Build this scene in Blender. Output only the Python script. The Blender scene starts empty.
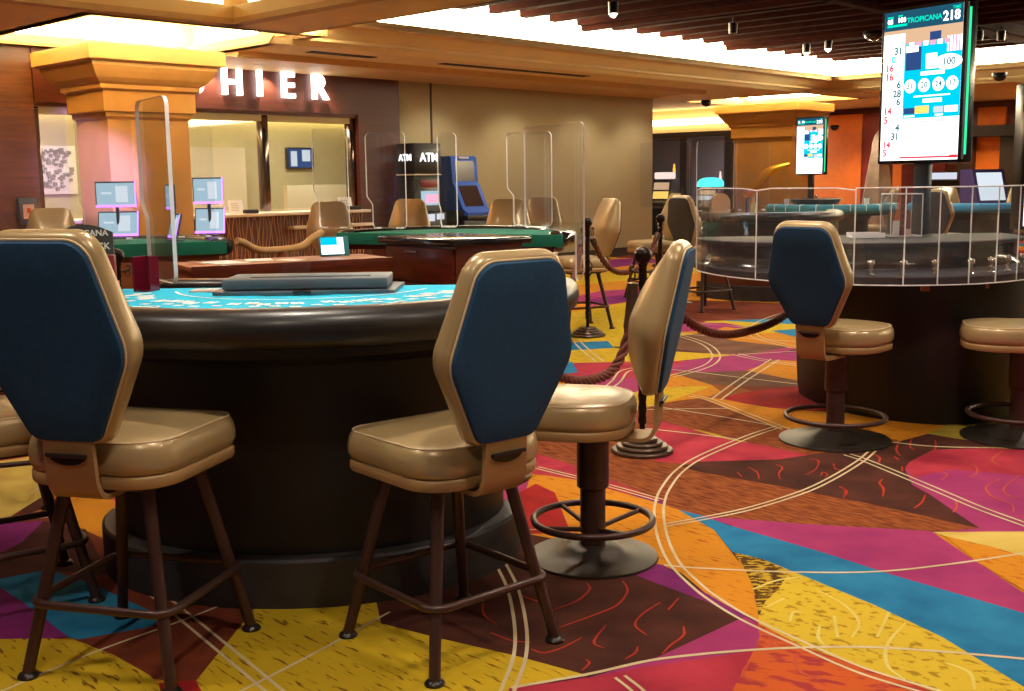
import bpy, bmesh, math, random
from mathutils import Vector, Matrix
random.seed(7)
S = bpy.context.scene
COL = S.collection
PI = math.pi
R = math.radians

# ---------------------------------------------------------------- materials
def lin(c):
    return tuple((x / 12.92 if x <= .04045 else ((x + .055) / 1.055) ** 2.4) for x in c)
def rgb(r, g, b):
    return lin((r / 255, g / 255, b / 255)) + (1,)
MATS = {}
def mat(name, col, rough=.5, metal=0, var=.0, vscale=8, stretch=(1, 1, 1), bump=0, bscale=120, coat=0, emit=None, estr=0, spec=.5, col2=None, lo=.35, hi=.65, rotz=None, detail=4):
    m = bpy.data.materials.new(name); m.use_nodes = True
    nt = m.node_tree; b = nt.nodes['Principled BSDF']
    b.inputs['Base Color'].default_value = col
    b.inputs['Roughness'].default_value = rough
    b.inputs['Metallic'].default_value = metal
    b.inputs['Specular IOR Level'].default_value = spec
    b.inputs['Coat Weight'].default_value = coat
    b.inputs['Coat Roughness'].default_value = .15
    if emit:
        b.inputs['Emission Color'].default_value = emit
        b.inputs['Emission Strength'].default_value = estr
    tc = nt.nodes.new('ShaderNodeTexCoord'); mp = nt.nodes.new('ShaderNodeMapping')
    nt.links.new(tc.outputs['Object'], mp.inputs['Vector'])
    mp.inputs['Scale'].default_value = stretch
    if rotz is not None:   # turn first, then stretch
        mp.vector_type = 'TEXTURE'; mp.inputs['Scale'].default_value = tuple(1 / q for q in stretch); mp.inputs['Rotation'].default_value = (0, 0, rotz)
    if var or col2:
        n = nt.nodes.new('ShaderNodeTexNoise'); n.inputs['Scale'].default_value = vscale; n.inputs['Detail'].default_value = detail
        r = nt.nodes.new('ShaderNodeValToRGB')
        nt.links.new(mp.outputs[0], n.inputs['Vector']); nt.links.new(n.outputs[0], r.inputs[0]); nt.links.new(r.outputs[0], b.inputs['Base Color'])
        r.color_ramp.elements[0].position = lo; r.color_ramp.elements[1].position = hi
        r.color_ramp.elements[0].color = col2 or tuple(c * (1 - var) for c in col[:3]) + (1,)
        r.color_ramp.elements[1].color = col if col2 else tuple(min(1, c * (1 + var)) for c in col[:3]) + (1,)
    if bump:
        n2 = nt.nodes.new('ShaderNodeTexNoise'); n2.inputs['Scale'].default_value = bscale; n2.inputs['Detail'].default_value = 3
        bp = nt.nodes.new('ShaderNodeBump'); bp.inputs['Strength'].default_value = bump; bp.inputs['Distance'].default_value = .004
        nt.links.new(mp.outputs[0], n2.inputs['Vector']); nt.links.new(n2.outputs[0], bp.inputs['Height']); nt.links.new(bp.outputs[0], b.inputs['Normal'])
    MATS[name] = m
    return m
def glow(name, col, s):
    return mat(name, (0, 0, 0, 1), rough=.6, emit=col, estr=s, spec=0)
def thin_clear(name, tint, haze, fres=1.45):
    m = bpy.data.materials.new(name); m.use_nodes = True; nt = m.node_tree; nt.nodes.clear()
    o = nt.nodes.new('ShaderNodeOutputMaterial'); t = nt.nodes.new('ShaderNodeBsdfTransparent'); g = nt.nodes.new('ShaderNodeBsdfGlossy'); d = nt.nodes.new('ShaderNodeBsdfDiffuse')
    lw = nt.nodes.new('ShaderNodeLayerWeight'); lw.inputs[0].default_value = .5; pw = nt.nodes.new('ShaderNodeMath'); pw.operation = 'POWER'; pw.inputs[1].default_value = 4.5
    f = nt.nodes.new('ShaderNodeMath'); f.operation = 'MULTIPLY_ADD'; f.inputs[1].default_value = .9; f.inputs[2].default_value = .04
    nt.links.new(lw.outputs['Facing'], pw.inputs[0]); nt.links.new(pw.outputs[0], f.inputs[0])
    t.inputs[0].default_value = tint; g.inputs['Roughness'].default_value = .03; d.inputs[0].default_value = (.9, .9, .95, 1)
    a = nt.nodes.new('ShaderNodeMixShader'); b = nt.nodes.new('ShaderNodeMixShader'); b.inputs[0].default_value = haze
    nt.links.new(f.outputs[0], a.inputs[0]); nt.links.new(t.outputs[0], a.inputs[1]); nt.links.new(g.outputs[0], a.inputs[2])
    nt.links.new(a.outputs[0], b.inputs[1]); nt.links.new(d.outputs[0], b.inputs[2]); nt.links.new(b.outputs[0], o.inputs[0])
    MATS[name] = m
    return m
M = MATS
mat('gold_vinyl', rgb(172, 147, 104), .32, .2, var=.06, vscale=5, bump=.06, bscale=260, coat=.15)
mat('gold_paint', rgb(164, 128, 82), .45, .1, var=.05)
mat('blue_cloth', rgb(11, 60, 94), .85, var=.1, vscale=60, bump=.25, bscale=500)
mat('charcoal_cloth', rgb(62, 62, 68), .85, var=.1, vscale=60, bump=.2, bscale=500)
mat('brown_steel', rgb(72, 48, 42), .38, .35, var=.08)
mat('bronze_disc', rgb(62, 54, 47), .38, .6, var=.06)
mat('dark_handle', rgb(42, 34, 30), .3, .3)
mat('seam_thread', rgb(205, 180, 140), .6)
mat('black_vinyl', rgb(28, 26, 26), .36, 0, var=.1, vscale=4, bump=.08, bscale=200, coat=.06)
mat('black_laminate', rgb(17, 13, 13), .5, 0, var=.12, vscale=3)
mat('black_gloss', rgb(30, 27, 27), .14, 0, coat=.5, var=.1)
mat('kick_rubber', rgb(50, 45, 45), .55, 0, var=.2, vscale=9)
mat('felt_cyan', rgb(20, 190, 226), .9, var=.06, vscale=20, bump=.15, bscale=600)
mat('felt_white', rgb(232, 240, 240), .85)
mat('felt_green', rgb(20, 118, 96), .9, var=.12, vscale=14)
mat('felt_teal', rgb(60, 142, 158), .9, var=.08)
mat('felt_blue', rgb(70, 150, 200), .9, var=.08)
mat('grey_metal', rgb(92, 102, 112), .5, .25, var=.05)
mat('silver', rgb(205, 205, 205), .22, .95)
mat('iron_black', rgb(34, 24, 22), .32, .6)
mat('iron_bronze', rgb(92, 74, 62), .38, .6)
mat('rope_brown', rgb(112, 62, 50), .85, var=.15, vscale=60, bump=.5, bscale=400)
mat('red_acrylic', rgb(110, 18, 38), .12, coat=.5)
mat('sign_grey', rgb(70, 66, 64), .5)
mat('sign_red', rgb(120, 22, 26), .45)
mat('cream_text', rgb(236, 230, 214), .6)
mat('card_red', rgb(214, 92, 40), .5)
mat('card_white', rgb(236, 232, 226), .6)
mat('card_pink', rgb(226, 190, 176), .6)
mat('cherry', rgb(96, 40, 24), .38, var=.22, vscale=6, stretch=(1, 1, 8), coat=.2)
mat('walnut_panel', rgb(106, 70, 46), .42, var=.25, vscale=3, stretch=(.6, .6, 7))
mat('desk_wood', rgb(150, 88, 52), .42, var=.14, vscale=4, stretch=(1, 1, 6))
mat('tan_wood', rgb(196, 156, 98), .4, var=.1, vscale=6)
mat('ceiling_paint', rgb(222, 198, 142), .7, var=.04, vscale=2)
mat('ceiling_trim', rgb(196, 162, 108), .65, var=.04)
mat('recess_paint', rgb(214, 184, 130), .7)
mat('slat_wood', rgb(58, 24, 14), .9, spec=.1, var=.2, vscale=5)
mat('slat_back', rgb(14, 8, 6), .95, spec=.05)
mat('column_paint', rgb(200, 164, 100), .55, var=.05, vscale=4)
mat('beige_wall', rgb(166, 152, 112), .75, var=.03, vscale=1.5)
mat('dark_base', rgb(54, 44, 40), .6)
mat('fascia_wood', rgb(88, 40, 25), .45, var=.2, vscale=3, stretch=(.5, .5, 8))
mat('counter_top', rgb(226, 212, 190), .35)
mat('rib_wood', rgb(92, 40, 22), .45, var=.15, vscale=5, stretch=(4, 4, .6))
mat('rib_cream', rgb(206, 160, 112), .5)
mat('booth_wall', rgb(196, 186, 146), .7, var=.03)
mat('booth_light_wall', rgb(222, 212, 178), .7)
mat('chrome_dark', rgb(120, 104, 100), .12, .95)
mat('art_white', rgb(238, 232, 218), .6)
mat('art_grey', rgb(150, 146, 130), .6)
mat('machine_black', rgb(18, 16, 18), .4, coat=.1)
mat('machine_blue', rgb(8, 84, 196), .5)
mat('screen_off', rgb(58, 44, 42), .2)
mat('orange_wall', rgb(226, 120, 24), .6, var=.05)
mat('red_wall', rgb(128, 40, 24), .6, var=.1)
mat('redwood_wall', rgb(92, 34, 22), .5, var=.15)
mat('dark_glass', rgb(110, 100, 100), .25, var=.05)
mat('frame_dark', rgb(40, 28, 24), .45)
mat('gold_statue', rgb(230, 170, 40), .3, .7)
mat('tv_black', rgb(22, 24, 28), .25, coat=.3)
mat('tv_side', rgb(52, 66, 86), .35, .3)
mat('grey_drape', rgb(150, 140, 134), .6, var=.1)
mat('purple_machine', rgb(84, 70, 140), .4)
mat('chrome_post', rgb(210, 205, 200), .18, .95)
mat('ledge_grey', rgb(46, 40, 44), .62, var=.08, spec=.25)
mat('vent_dark', rgb(40, 30, 24), .8)
thin_clear('acrylic', (.97, .972, .975, 1), .012)
thin_clear('window_glass', (.95, .95, .93, 1), .015)
m = mat('acrylic_edge', (.97, .97, 1, 1), .3)
m.node_tree.nodes['Principled BSDF'].inputs['Alpha'].default_value = .85
m.node_tree.nodes['Principled BSDF'].inputs['Transmission Weight'].default_value = .0
glow('cove_glow', (1, .83, .53, 1), 26)
glow('coffer_glow', (1, .83, .53, 1), 55)
glow('cove_soft', (1, .80, .46, 1), 6)
glow('lamp_glow', (1, .9, .72, 1), 14)
glow('letter_glow', (1, .95, .92, 1), 4)
glow('screen_white', (.93, .97, 1, 1), 1.6)
glow('screen_cyan', (.0, .42, .62, 1), 1.0)
glow('screen_dark', (.01, .06, .10, 1), 1.0)
glow('screen_tan', (.5, .32, .2, 1), 1.0)
glow('screen_red', (.55, .03, .05, 1), 1.0)
glow('screen_ink', (.02, .12, .12, 1), 1.0)
glow('screen_green', (.0, .5, .35, 1), 1.2)
glow('screen_pink', (.75, .3, .42, 1), 1.0)
glow('screen_yellow', (.9, .55, .12, 1), 1.0)
glow('screen_navy', (.02, .05, .15, 1), 1.0)
glow('screen_grey', (.45, .5, .55, 1), 1.0)
glow('led_green', (.02, .62, .26, 1), 1.1)
glow('purple_reflection', (.55, .2, 1, 1), 1.6)  # rim of the reflected screens, given as a glow
glow('pale_screen', (.46, .66, .78, 1), .55)
glow('atm_glow', (1, 1, 1, 1), 1.6)
glow('topper_cyan', (.05, .75, .9, 1), 2.2)
glow('topper_orange', (1, .35, .05, 1), 1.6)
glow('topper_white', (1, .75, .7, 1), .9)
glow('booth_strip', (1, .78, .3, 1), 3)
glow('lit_shelf', (.7, .72, .85, 1), .6)

# carpet colours: plain wool colours broken by flecks and streaks of the weave
CARPET = {
    'yellow': (rgb(222, 184, 40), rgb(132, 92, 30)), 'yellowfleck': (rgb(226, 192, 54), rgb(176, 140, 36)), 'paleyellow': (rgb(236, 206, 110), rgb(214, 180, 80)), 'olive': (rgb(200, 176, 66), rgb(160, 134, 50)),
    'orange': (rgb(224, 146, 36), rgb(170, 84, 26)), 'orangered': (rgb(216, 98, 44), rgb(176, 62, 60)), 'red': (rgb(184, 44, 40), rgb(150, 34, 38)),
    'crimson': (rgb(204, 66, 80), rgb(166, 44, 66)), 'magenta': (rgb(184, 66, 116), rgb(160, 52, 110)), 'purple': (rgb(146, 46, 120), rgb(120, 40, 104)),
    'blue': (rgb(52, 142, 186), rgb(34, 112, 158)), 'dark': (rgb(96, 52, 40), rgb(66, 36, 30)), 'redbrown': (rgb(140, 66, 42), rgb(106, 48, 34)),
    'brown': (rgb(136, 92, 70), rgb(108, 70, 52)), 'brown2': (rgb(166, 92, 44), rgb(116, 54, 30)), 'brownspeck': (rgb(206, 168, 48), rgb(96, 64, 26)),
    'redline': (rgb(206, 70, 44), rgb(150, 44, 34)), 'paleline': (rgb(240, 222, 130), rgb(226, 200, 90)), 'orangeline': (rgb(216, 100, 70), rgb(196, 80, 60)),
    'cream': (rgb(238, 220, 180), rgb(214, 186, 140)),
}
for k, (c1, c2) in CARPET.items():
    c1 = tuple(v * .72 for v in c1[:3]) + (1,); c2 = tuple(v * .72 for v in c2[:3]) + (1,)
    if k in ('yellow', 'orange', 'brown2'):
        mat('carpet_' + k, c1, .95, vscale=9, stretch=(1.3, 8, 1), rotz=R(-47), col2=c2, lo=.35 if k != 'brown2' else .4, hi=.42 if k != 'brown2' else .6, bump=.3, bscale=220, spec=.1, detail=8)
    elif k == 'orangered':
        mat('carpet_' + k, c1, .95, vscale=11, stretch=(1, 2.5, 1), rotz=R(-20), col2=c2, lo=.42, hi=.5, bump=.3, bscale=220, spec=.1, detail=8)
    elif k == 'yellowfleck':
        mat('carpet_' + k, c1, .95, vscale=24, stretch=(1, 1.6, 1), rotz=R(-47), col2=c2, lo=.38, hi=.44, bump=.3, bscale=220, spec=.1, detail=5)
    elif k == 'brownspeck':
        mat('carpet_' + k, c1, .95, vscale=26, stretch=(1, 2, 1), col2=c2, lo=.5, hi=.54, bump=.3, bscale=220, spec=.1)
    else:
        mat('carpet_' + k, c1, .95, vscale=5, col2=c2, lo=.3, hi=.68, bump=.3, bscale=220, spec=.1, detail=8)

# ---------------------------------------------------------------- mesh building
class MB:
    def __init__(s): s.v = []; s.f = []; s.m = []
    def add(s, vs, fs, mi=0, X=None):
        o = len(s.v)
        s.v += [tuple(X @ Vector(p)) if X else tuple(p) for p in vs]
        for f in fs: s.f.append([i + o for i in f]); s.m.append(mi)
        return s
    def box(s, lo, hi, mi=0, X=None, r=0, seg=2):
        if r <= 0:
            x0, y0, z0 = lo; x1, y1, z1 = hi
            return s.add([(x0, y0, z0), (x1, y0, z0), (x1, y1, z0), (x0, y1, z0), (x0, y0, z1), (x1, y0, z1), (x1, y1, z1), (x0, y1, z1)],
                         [(3, 2, 1, 0), (4, 5, 6, 7), (0, 1, 5, 4), (1, 2, 6, 5), (2, 3, 7, 6), (3, 0, 4, 7)], mi, X)
        bm = bmesh.new(); bmesh.ops.create_cube(bm, size=1)
        for v in bm.verts: v.co = Vector(((lo[i] + hi[i]) / 2 + v.co[i] * (hi[i] - lo[i]) for i in range(3)))
        bmesh.ops.bevel(bm, geom=list(bm.edges), offset=r, segments=seg, profile=.5, affect='EDGES')
        bm.verts.index_update()
        s.add([v.co.copy() for v in bm.verts], [[v.index for v in f.verts] for f in bm.faces], mi, X); bm.free()
        return s
    def loft(s, rings, mi=0, X=None, cap0=True, cap1=True, closed=True):
        n = len(rings[0]); vs = [p for r in rings for p in r]; fs = []
        for k in range(len(rings) - 1):
            for i in range(n if closed else n - 1):
                j = (i + 1) % n
                fs.append((k * n + i, k * n + j, (k + 1) * n + j, (k + 1) * n + i))
        if cap0: fs.append(tuple(range(n - 1, -1, -1)))
        if cap1: fs.append(tuple(range((len(rings) - 1) * n, len(rings) * n)))
        return s.add(vs, fs, mi, X)
    def lathe(s, prof, n=32, mi=0, X=None, c=(0, 0)):
        return s.loft([[(c[0] + r * math.cos(2 * PI * i / n), c[1] + r * math.sin(2 * PI * i / n), z) for i in range(n)] for r, z in prof], mi, X)
    def tube(s, path, r, n=10, mi=0, X=None, closed=False, twist=0, sect=None):
        P = [Vector(p) for p in path]; rings = []; up = None
        for i, p in enumerate(P):
            if closed: t = P[(i + 1) % len(P)] - P[i - 1]
            else: t = P[min(i + 1, len(P) - 1)] - P[max(i - 1, 0)]
            t.normalize()
            if up is None: up = t.orthogonal().normalized()
            up = (up - t * up.dot(t)).normalized(); w = t.cross(up)
            rr = r[i] if isinstance(r, (list, tuple)) else r
            ring = []
            for k in range(n):
                a = 2 * PI * k / n + twist * i
                q = sect(2 * PI * k / n) if sect else 1
                ring.append(p + (up * math.cos(a) + w * math.sin(a)) * rr * q)
            rings.append(ring)
        if closed:
            rings.append(rings[0]); return s.loft(rings, mi, X, False, False)
        return s.loft(rings, mi, X)
    def prism(s, poly, z0, z1, mi=0, X=None, side=None):
        n = len(poly)
        s.add([(x, y, z0) for x, y in poly] + [(x, y, z1) for x, y in poly], [tuple(range(n - 1, -1, -1)), tuple(range(n, 2 * n))], mi, X)
        return s.add([(x, y, z0) for x, y in poly] + [(x, y, z1) for x, y in poly], [(i, (i + 1) % n, n + (i + 1) % n, n + i) for i in range(n)], mi if side is None else side, X)
    def ball(s, c, r, n=20, mi=0, X=None, sz=1):
        k = n // 2
        return s.lathe([(max(1e-4, r * math.sin(PI * i / k)), c[2] - r * sz * math.cos(PI * i / k)) for i in range(k + 1)], n, mi, X, (c[0], c[1]))
    def text(s, body, size, mi=0, X=None, depth=.002, bold=0, align='CENTER'):
        cu = bpy.data.curves.new('text', 'FONT'); cu.body = body; cu.size = size; cu.extrude = depth; cu.offset = bold; cu.align_x = align; cu.align_y = 'CENTER'; cu.resolution_u = 3
        o = bpy.data.objects.new('text', cu); COL.objects.link(o)
        bpy.context.view_layer.update()
        me = bpy.data.meshes.new_from_object(o.evaluated_get(bpy.context.evaluated_depsgraph_get()))
        s.add([v.co.copy() for v in me.vertices], [list(p.vertices) for p in me.polygons], mi, X)
        bpy.data.objects.remove(o); bpy.data.meshes.remove(me); bpy.data.curves.remove(cu)
        return s
    def build(s, name, mats, parent=None, smooth=True, angle=38):
        me = bpy.data.meshes.new(name); me.from_pydata(s.v, [], s.f)
        for m in (mats if isinstance(mats, (list, tuple)) else [mats]): me.materials.append(MATS[m])
        me.polygons.foreach_set('material_index', s.m)
        bm = bmesh.new(); bm.from_mesh(me); bmesh.ops.recalc_face_normals(bm, faces=bm.faces); bm.to_mesh(me); bm.free()
        if smooth:
            me.polygons.foreach_set('use_smooth', [True] * len(me.polygons)); me.set_sharp_from_angle(angle=R(angle))
        me.update()
        o = bpy.data.objects.new(name, me); COL.objects.link(o)
        if parent: o.parent = parent
        return o

def tag(o, label, cat, group=None):
    o['label'] = label; o['category'] = cat
    if group: o['group'] = group
    return o
def thing(name, label, cat, loc=(0, 0, 0), rz=0, group=None):
    o = bpy.data.objects.new(name, None); COL.objects.link(o); o.empty_display_size = .1
    o.location = loc; o.rotation_euler = (0, 0, rz)
    return tag(o, label, cat, group)
def struct(name, mb, mats, smooth=False, parent=None):
    o = mb.build(name, mats, parent, smooth)
    if not parent: o['kind'] = 'structure'
    return o
KIDS = {}
def dup(root, label, loc, rz=None, scale=None, group=None):
    def cp(o, par):
        c = o.copy(); COL.objects.link(c); c.parent = par
        for ch in list(o.children): cp(ch, c)
        return c
    c = cp(root, None); c['label'] = label; c.location = loc
    if rz is not None: c.rotation_euler = (0, 0, rz)
    if scale: c.scale = scale
    if group: c['group'] = group
    return c
def rounded(pts, rad, seg=6):
    out = []; n = len(pts)
    for i, p in enumerate(pts):
        a = Vector(pts[i - 1]); b = Vector(p); c = Vector(pts[(i + 1) % n]); r = rad[i] if isinstance(rad, (list, tuple)) else rad
        u = (a - b).normalized(); v = (c - b).normalized(); th = u.angle(v) / 2
        d = min(r / math.tan(th), (a - b).length * .49, (c - b).length * .49); r2 = d * math.tan(th)
        ctr = b + (u + v).normalized() * (r2 / math.sin(th)); p0 = b + u * d; p1 = b + v * d
        a0 = math.atan2(p0.y - ctr.y, p0.x - ctr.x); a1 = math.atan2(p1.y - ctr.y, p1.x - ctr.x)
        da = (a1 - a0 + PI) % (2 * PI) - PI
        for k in range(seg + 1):
            t = a0 + da * k / seg; out.append((ctr.x + r2 * math.cos(t), ctr.y + r2 * math.sin(t)))
    return out
def spline(pts, per=6):
    P = [Vector(p) for p in pts]
    if len(P) < 3: return P
    P = [2 * P[0] - P[1]] + P + [2 * P[-1] - P[-2]]; out = []
    for i in range(1, len(P) - 2):
        for k in range(per):
            t = k / per; a, b, c, d = P[i - 1:i + 3]
            out.append(.5 * ((2 * b) + (c - a) * t + (2 * a - 5 * b + 4 * c - d) * t * t + (3 * b - a - 3 * c + d) * t ** 3))
    return out + [P[-2]]
# the room's own axes: s runs along the cashier wall, t towards it
PHI = R(43.3)
RM = Matrix(((math.sin(PHI), -math.cos(PHI), 0, 0), (math.cos(PHI), math.sin(PHI), 0, 0), (0, 0, 1, 0), (0, 0, 0, 1)))
def room(s, t, z=0): return RM @ Vector((s, t, z))
ROT_ROOM = PI / 2 - PHI      # z rotation whose local x runs along s

# ---------------------------------------------------------------- camera
cam = bpy.data.cameras.new('camera'); camo = bpy.data.objects.new('camera', cam); COL.objects.link(camo); S.camera = camo
cam.sensor_width = 36; cam.lens = 1120 / 1024 * 36; cam.clip_start = .05; cam.clip_end = 200
TH = math.atan(166.5 / 1120); RO = .0137
fw = Vector((0, math.cos(TH), -math.sin(TH))); r0 = Vector((1, 0, 0)); u0 = r0.cross(fw)
rt = r0 * math.cos(RO) - u0 * math.sin(RO); up = rt.cross(fw)
mw = Matrix.Identity(4)
for i in range(3): mw[i][0] = rt[i]; mw[i][1] = up[i]; mw[i][2] = -fw[i]
mw[2][3] = 1.37; camo.matrix_world = mw
S.view_settings.view_transform = 'Standard'; S.view_settings.look = 'None'; S.view_settings.gamma = 1; S.view_settings.use_curve_mapping = False
S.view_settings.exposure = .75
S.cycles.transparent_max_bounces = 32; S.cycles.max_bounces = 8
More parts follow.
